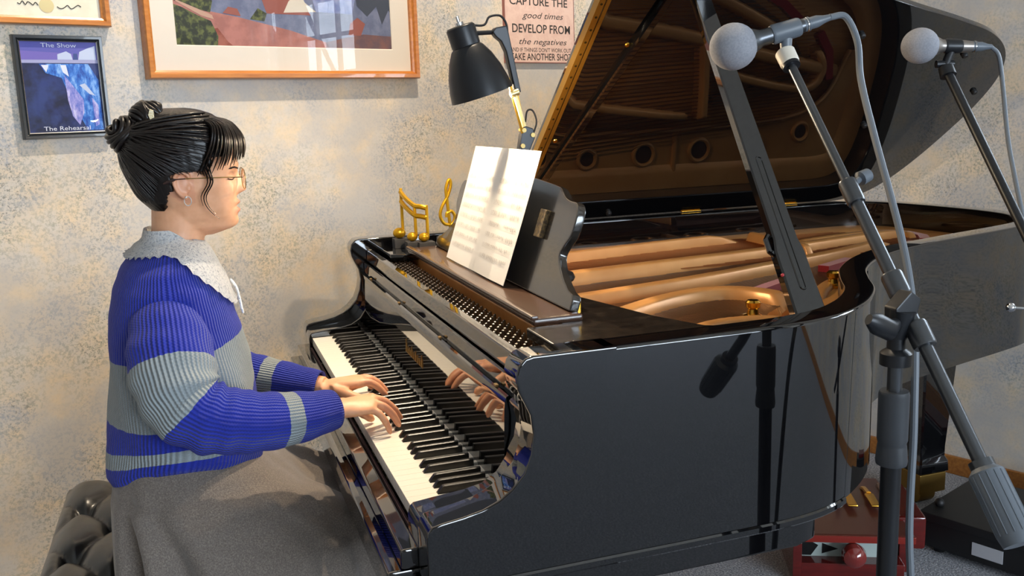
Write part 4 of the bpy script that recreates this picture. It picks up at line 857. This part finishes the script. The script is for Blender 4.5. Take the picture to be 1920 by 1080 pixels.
# bangs and side locks
b = B(); rnd = random.Random(3)
for i in range(48):
    a = -1.42+2.84*i/47; a += rnd.uniform(-.03, .03); zend = 1.250+.008*rnd.random()-.018*max(0, abs(a)-.55)/.7 + (.006 if abs(a) < .4 else 0)
    pts = []
    for q in range(7):
        f = q/6; z = 1.340+(zend-1.340)*f**1.25; o = .0070+.014*math.sin(PI*min(1, f*.75))-.004*f**3
        aa = a*(.55+.45*f)
        p = head_pt(min(z, 1.334), aa, o, False); p.z = z+.010*(1-f)
        if f < .3: p.x -= .034*(1-f/.3); p.z -= .012*(1-f/.3)
        pts.append(p)
    P = crom(pts, 3); k = len(P)-1
    tube(b, P, [.0068*min(1, .35+q/k*2.5)*(1-.86*(q/k)**2.2) for q in range(k+1)], 7, flat=.55, up=(1, 0, .3))
for s in (-1, 1):      # locks in front of the ear
    for d_, ln in ((0, 1.), (.004, .82), (-.005, .7)):
        pts = [(-.252+d_, HC+s*.078, 1.275), (-.247+d_, HC+s*.080, 1.245), (-.243+d_, HC+s*.079, 1.220), (-.256+d_, HC+s*.076, 1.196), (-.254+d_, HC+s*.074, 1.178), (-.243+d_, HC+s*.068, 1.162), (-.233+d_, HC+s*.06, 1.152)]
        P = crom(pts[:3+int(4*ln)], 4); k = len(P)-1; tube(b, P, [.0042*(1-.85*(q/k)**.7) for q in range(k+1)], 6, flat=.6)
    for q in range(5): tube(b, crom([(-.255-.006*q, HC+s*.079, 1.268), (-.248-.004*q, HC+s*.079, 1.243), (-.240-.006*q, HC+s*.077, 1.222+.004*q)], 4), [.004]*4+[.003]*4+[.0008], 6, flat=.5)
fin('bangs', b, M_hair, pe, smooth=80)
# bun: twisted coils
b = B(); bc_ = Vec((-.358, HC, 1.318)); axn = Vec((-.62, -.18, .76)).normalized(); q = axn.to_track_quat('Z', 'Y').to_matrix()
for kk, (R0, r0, h0, ph) in enumerate(((.023, .017, -.004, 0), (.013, .014, .010, 1.))):
    for st_ in range(5):
        pts = []
        for i in range(33):
            a = 2*PI*i/32+ph; tw = a*2+st_*2*PI/5; rr_ = r0*.55
            pts.append(bc_+q @ Vec(((R0+rr_*math.cos(tw))*math.cos(a), (R0+rr_*math.cos(tw))*math.sin(a), h0+rr_*math.sin(tw))))
        tube(b, pts[:-1], r0*.58, 10, closed=True)
for c, r, tilt in (((-.338, HC-.020, 1.338), .028, .5), ((-.374, HC-.022, 1.304), .034, -.7)):
    ell(b, c, (r*.86,)*3)
    for i in range(11):            # wound locks over each lobe
        f = -1+2*i/10; rr_ = r*math.sqrt(max(.05, 1-(f*.93)**2)); ax = Vec((math.cos(tilt), .25, math.sin(tilt))).normalized(); qq = ax.to_track_quat('Z', 'Y').to_matrix()
        tube(b, [Vec(c)+qq @ Vec((rr_*.93*math.cos(a), rr_*.93*math.sin(a), f*r*.85+.004*math.sin(a*2+i))) for a in [2*PI*k/24 for k in range(24)]], .0046, 8, closed=True)
ell(b, (-.352, HC-.008, 1.303), (.03, .03, .03))
fin('hair_bun', b, M_hair, pe, smooth=80)
# butterfly clip
cl = thing('hair_clip', (-.331, .446, 1.326), 'small jewelled butterfly hair clip on the bun', 'hair clip')
M_jew = speckle('pale_gold_jewel', '#c9b78a', '#e8dfc4', 400, .25, metal=.6)
b = B(); C0 = Vec((-.331, .4460, 1.326))
for wing in ([(0, 0), (-.004, .012), (-.001, .021), (.004, .018), (.004, .006)], [(0, 0), (.008, .006), (.016, .004), (.019, -.003), (.010, -.005)], [(0, 0), (.004, -.006), (-.002, -.011), (-.007, -.006)], [(0, 0), (-.006, .003), (-.010, 0), (-.006, -.005)]):
    prism(b, wing, 'y', -.001, .001, .0004, 1)
for v in b.verts: v.co = C0+v.co*1.2
fin('wings', b, M_jew, cl, smooth=0)
b = B(); tube(b, [C0+Vec((-.003, -.002, -.004)), C0+Vec((.004, -.002, .006))], .0016, 8); fin('butterfly_body', b, M_brass, cl)
# glasses
gl = thing('eyeglasses', (-.18, HC, 1.222), 'thin gold wire round eyeglasses worn by the pianist', 'glasses'); M_wire = mat('thin_gold_wire', '#b99a5e', .25, .9)
b = B(); bl_ = B()
for s in (-1, 1):
    c = Vec((-.1835, HC+s*.031, 1.2200)); yw = s*.10
    ring = [c+Vec((-.023*math.cos(a)*math.sin(abs(yw))*s*math.copysign(1, yw), .0205*math.cos(a), .0185*math.sin(a))) for a in [2*PI*i/32 for i in range(32)]]
    tube(b, ring, .0009, 6, closed=True)
    f = bl_.faces.new([bl_.verts.new(p) for p in ring])
    tube(b, crom([c+Vec((-.003, s*.0205, .004)), Vec((-.195, HC+s*.060, 1.225)), Vec((-.225, HC+s*.0755, 1.227)), Vec((-.285, HC+s*.0795, 1.228))], 5), .0010, 6)
    tube(b, [Vec((-.1815, HC+s*.0105, 1.223)), Vec((-.1795, HC, 1.2255))], .0009, 6)
fin('wire_frame', b, M_wire, gl); fin('lenses', bl_, M_glass, gl, smooth=0)
M_tip = mat('dark_tortoise_tip', '#2a1712', .3)
for s in (-1, 1):
    b = B(); tube(b, crom([Vec((-.285, HC+s*.0795, 1.228)), Vec((-.305, HC+s*.079, 1.227)), Vec((-.322, HC+s*.0775, 1.221))], 4), [.001]*4+[.003]*4+[.0022], 8)
    fin('temple_tip', b, M_tip, gl)
M_pearl = mat('silver_pearl', '#d8d3cc', .2, .6)
b = B(); ell(b, (-.2865, HC-.0805, 1.1955), (.0022,)*3, n=10, m=8); fin('earring_stud', b, M_pearl, pe)
b = B(); tube(b, [(-.284+.006*math.cos(a), HC-.0775, 1.1885+.008*math.sin(a)) for a in [2*PI*i/20 for i in range(20)]], .0009, 6, closed=True); fin('earring_hoop', b, M_pearl, pe)
# ---------------------------------------------------------------- sweater (ribbed knit, stripes follow the fabric)
def knit(name, stops, ribs):
    m = mat(name, '#1a2fa8', .85, sheen=.08); t = NT(m); uvn = t.n('UVMap'); sx = t.n('SeparateXYZ'); t.l(uvn.outputs[0], sx.inputs[0])
    jit = t.math('MULTIPLY', t.math('SUBTRACT', t.noise(60, 2), .5), .012)
    col = t.ramp(t.math('ADD', sx.outputs[1], jit), stops, True)
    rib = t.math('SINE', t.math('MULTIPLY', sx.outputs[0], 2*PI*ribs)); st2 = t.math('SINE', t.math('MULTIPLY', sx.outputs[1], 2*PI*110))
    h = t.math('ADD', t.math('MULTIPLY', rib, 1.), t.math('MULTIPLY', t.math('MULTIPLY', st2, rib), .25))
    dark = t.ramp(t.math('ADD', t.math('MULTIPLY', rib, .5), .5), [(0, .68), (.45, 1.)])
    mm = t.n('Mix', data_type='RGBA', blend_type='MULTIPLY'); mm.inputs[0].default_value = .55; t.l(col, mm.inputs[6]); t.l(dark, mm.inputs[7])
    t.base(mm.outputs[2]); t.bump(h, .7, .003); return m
BLU, GRY = '#152899', '#8b9498'
TOR = [(.668, -.440, -.235, .150), (.676, -.468, -.206, .163), (.69, -.472, -.197, .168), (.72, -.468, -.190, .168), (.76, -.463, -.190, .168), (.80, -.459, -.187, .166), (.87, -.453, -.198, .164), (.93, -.447, -.209, .166), (.98, -.441, -.220, .170), (1.03, -.430, -.232, .168), (1.065, -.416, -.247, .150), (1.09, -.398, -.258, .118), (1.108, -.380, -.268, .080), (1.116, -.368, -.276, .064)]
def tor_pt(z, th, off=0.):
    xb, xf, hb = lerp_tab(TOR, z); xf += off; xb -= off; hb += off; c, s = math.cos(th), math.sin(th); pw = .80
    x = (xf+xb)/2+(xf-xb)/2*math.copysign(abs(c)**pw, c); y = hb*math.copysign(abs(s)**pw, s)
    lift = .045*s*s*max(0, (.80-z)/.13)
    return Vec((x, HC+y, z+lift))
sw = B(); ul = sw.loops.layers.uv.new('UVMap'); NT_, NS_ = 150, 60
zz = [.668+(1.116-.668)*i/NS_ for i in range(NS_+1)]
def fold(z, th):
    return .0045*math.sin(th*5+z*22)*max(0, min(1, (.98-z)/.1))+.0015*math.sin(th*9-z*40)*max(0, min(1, (.80-z)/.1))
rings = [[tor_pt(z, 2*PI*j/NT_, fold(z, 2*PI*j/NT_)) for j in range(NT_)] for z in zz]
def tv_(i, j):
    th = 2*PI*j/NT_; return (1.116-zz[i])/(1.116-.668)+.10*max(0, math.cos(th))*max(0, min(1, (1.0-zz[i])/.1))*max(0, min(1, (zz[i]-.70)/.15))
loft(sw, rings, True, (False, False), 0, ul, tv_)
fin_t = sw
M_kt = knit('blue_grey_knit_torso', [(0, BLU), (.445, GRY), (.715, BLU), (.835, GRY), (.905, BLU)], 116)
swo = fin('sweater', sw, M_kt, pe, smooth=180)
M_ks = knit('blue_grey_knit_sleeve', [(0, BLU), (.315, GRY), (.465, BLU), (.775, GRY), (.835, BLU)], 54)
def sleeve(pts, rad):
    P = crom(pts, 10); K = len(P); n = B(); ul = n.loops.layers.uv.new('UVMap'); rr = []
    L = [0]
    for a, c in zip(P, P[1:]): L.append(L[-1]+(c-a).length)
    vv = [l/L[-1] for l in L]
    cr = crom([(r, 0, 0) for r in rad], 10)
    u = Vec((1, 0, 0))
    for i, p in enumerate(P):
        T = (P[min(i+1, K-1)]-P[max(i-1, 0)]).normalized(); u = (u-T*u.dot(T)).normalized(); w = T.cross(u); r = cr[i].x
        wr = lambda a: 1+.045*math.sin(vv[i]*95+2*math.sin(a))*g(vv[i]-.52, .16)+.02*math.sin(vv[i]*60+a*2)
        rr.append([p+(u*math.cos(2*PI*j/48)+w*math.sin(2*PI*j/48))*r*wr(2*PI*j/48) for j in range(48)])
    rr.append([P[-1]+(q_-P[-1])*.84-T*.004 for q_ in rr[-1]]); vv.append(1.0)
    loft(n, rr, True, (False, False), 0, ul, vv); return fin('sleeve', n, M_ks, swo, smooth=180)
sleeve([(-.335, .43, 1.010)]+ARMR[:-1]+[(-.066, .343, .797)], [.030, .056, .070, .071, .067, .061, .053, .0460, .0365])
sleeve([(-.335, .57, 1.010)]+ARML[:-1]+[(-.058, .607, .766)], [.030, .056, .070, .070, .066, .058, .050, .042, .034])
# lace collar
M_lace = mat('white_lace', '#cfcfd2', .85, sheen=.3); t = NT(M_lace); f = t.noise(230, 2, .7); t.base(t.ramp(f, [(.34, '#a9aeb6'), (.46, '#dedfe1'), (.7, '#ecebe8')])); t.bump(f, .9, .003)
b = B(); rr = []
for i in range(11):
    f = i/10; ring = []
    for j in range(120):
        th = 2*PI*j/120; fr_ = max(0, math.cos(th)); bk = max(0, -math.cos(th))
        zi = 1.116; zo = 1.098-.108*fr_**1.5-.004*bk
        if f < .25:
            k = 1-f/.25; p = tor_pt(zi, th, .004); p.z += .019*k*(1-1.9*fr_)+.002; p.x += (-.318-p.x)*.10*k; p.y += (HC-p.y)*.10*k
        else: z = zi+(zo-zi)*(f-.25)/.75; p = tor_pt(z, th, .006+.0025*math.sin(th*30)*(f > .9)+.002)
        if f == 1: p.z += .003*math.sin(th*34)
        ring.append(p)
    rr.append(ring)
loft(b, rr, True, (False, False)); bmesh.ops.solidify(b, geom=b.faces[:], thickness=.002); fin('lace_collar', b, M_lace, pe, smooth=80)
b = B()
for dy, ln in ((-.012, .055), (.006, .07), (.012, .045)): tube(b, crom([tor_pt(1.03, 0, .010)+Vec((0, dy*.3, 0)), tor_pt(1.01, dy*2, .016)+Vec((0, dy*.6, 0)), tor_pt(1.03-ln, dy*3, .012)+Vec((0, dy, 0))], 5), .0022, 6)
fin('collar_tie', b, M_lace, pe)
# ---------------------------------------------------------------- skirt
M_sk = mat('grey_wool', '#665d56', .92, sheen=.4); t = NT(M_sk); f = t.noise(420, 2, .7); g2 = t.noise(60, 3); t.base(t.mix(t.ramp(g2, [(.35, 0.), (.65, .3)]), t.ramp(f, [(.35, '#585049'), (.5, '#675e57'), (.65, '#7a7169')]), '#5d5652')); t.bump(f, .35, .001)
SK = [(.130, -.46, .025, .262), (.25, -.47, .030, .265), (.40, -.478, .030, .262), (.50, -.478, .022, .258), (.55, -.476, .005, .250), (.59, -.474, -.030, .240), (.62, -.472, -.075, .228), (.65, -.470, -.130, .208), (.68, -.468, -.175, .185), (.71, -.462, -.205, .165), (.735, -.452, -.225, .150)]
b = B(); rr = []; NSk, NAk = 70, 160; zmax = .735
for i in range(NSk+1):
    z = zmax-(zmax-.13)*(i/NSk); ring = []
    xb, xf, hb = lerp_tab(SK, z); dn = min(1, max(0, (.70-z)/.25))
    for j in range(NAk):
        th = 2*PI*j/NAk; c, s = math.cos(th), math.sin(th); pw = .62+.2*(z > .66)
        fo = dn*(.023*math.sin(th*9+2*math.sin(th*3)+z*3)+.007*math.sin(th*17+1.3+z*8))
        x = (xf+xb)/2+((xf-xb)/2+fo)*math.copysign(abs(c)**pw, c); y = (hb+fo)*math.copysign(abs(s)**pw, s)
        # the lap dips between the thighs
        dip = .034*g(y, .055)*max(0, min(1, (x+.22)/.10))*max(0, min(1, (.68-z)/.05))*(z > .45)
        zr = z-dip+.006*math.sin(x*38+y*20)*dn*(z > .5)
        if x < -.235: zr = max(zr, .514+.004*math.sin(th*20)) if z < .52 else zr
        ring.append(Vec((x, HC+y, zr)))
    rr.append(ring)
loft(b, rr, True, (True, False)); fin('skirt', b, M_sk, pe, smooth=180)
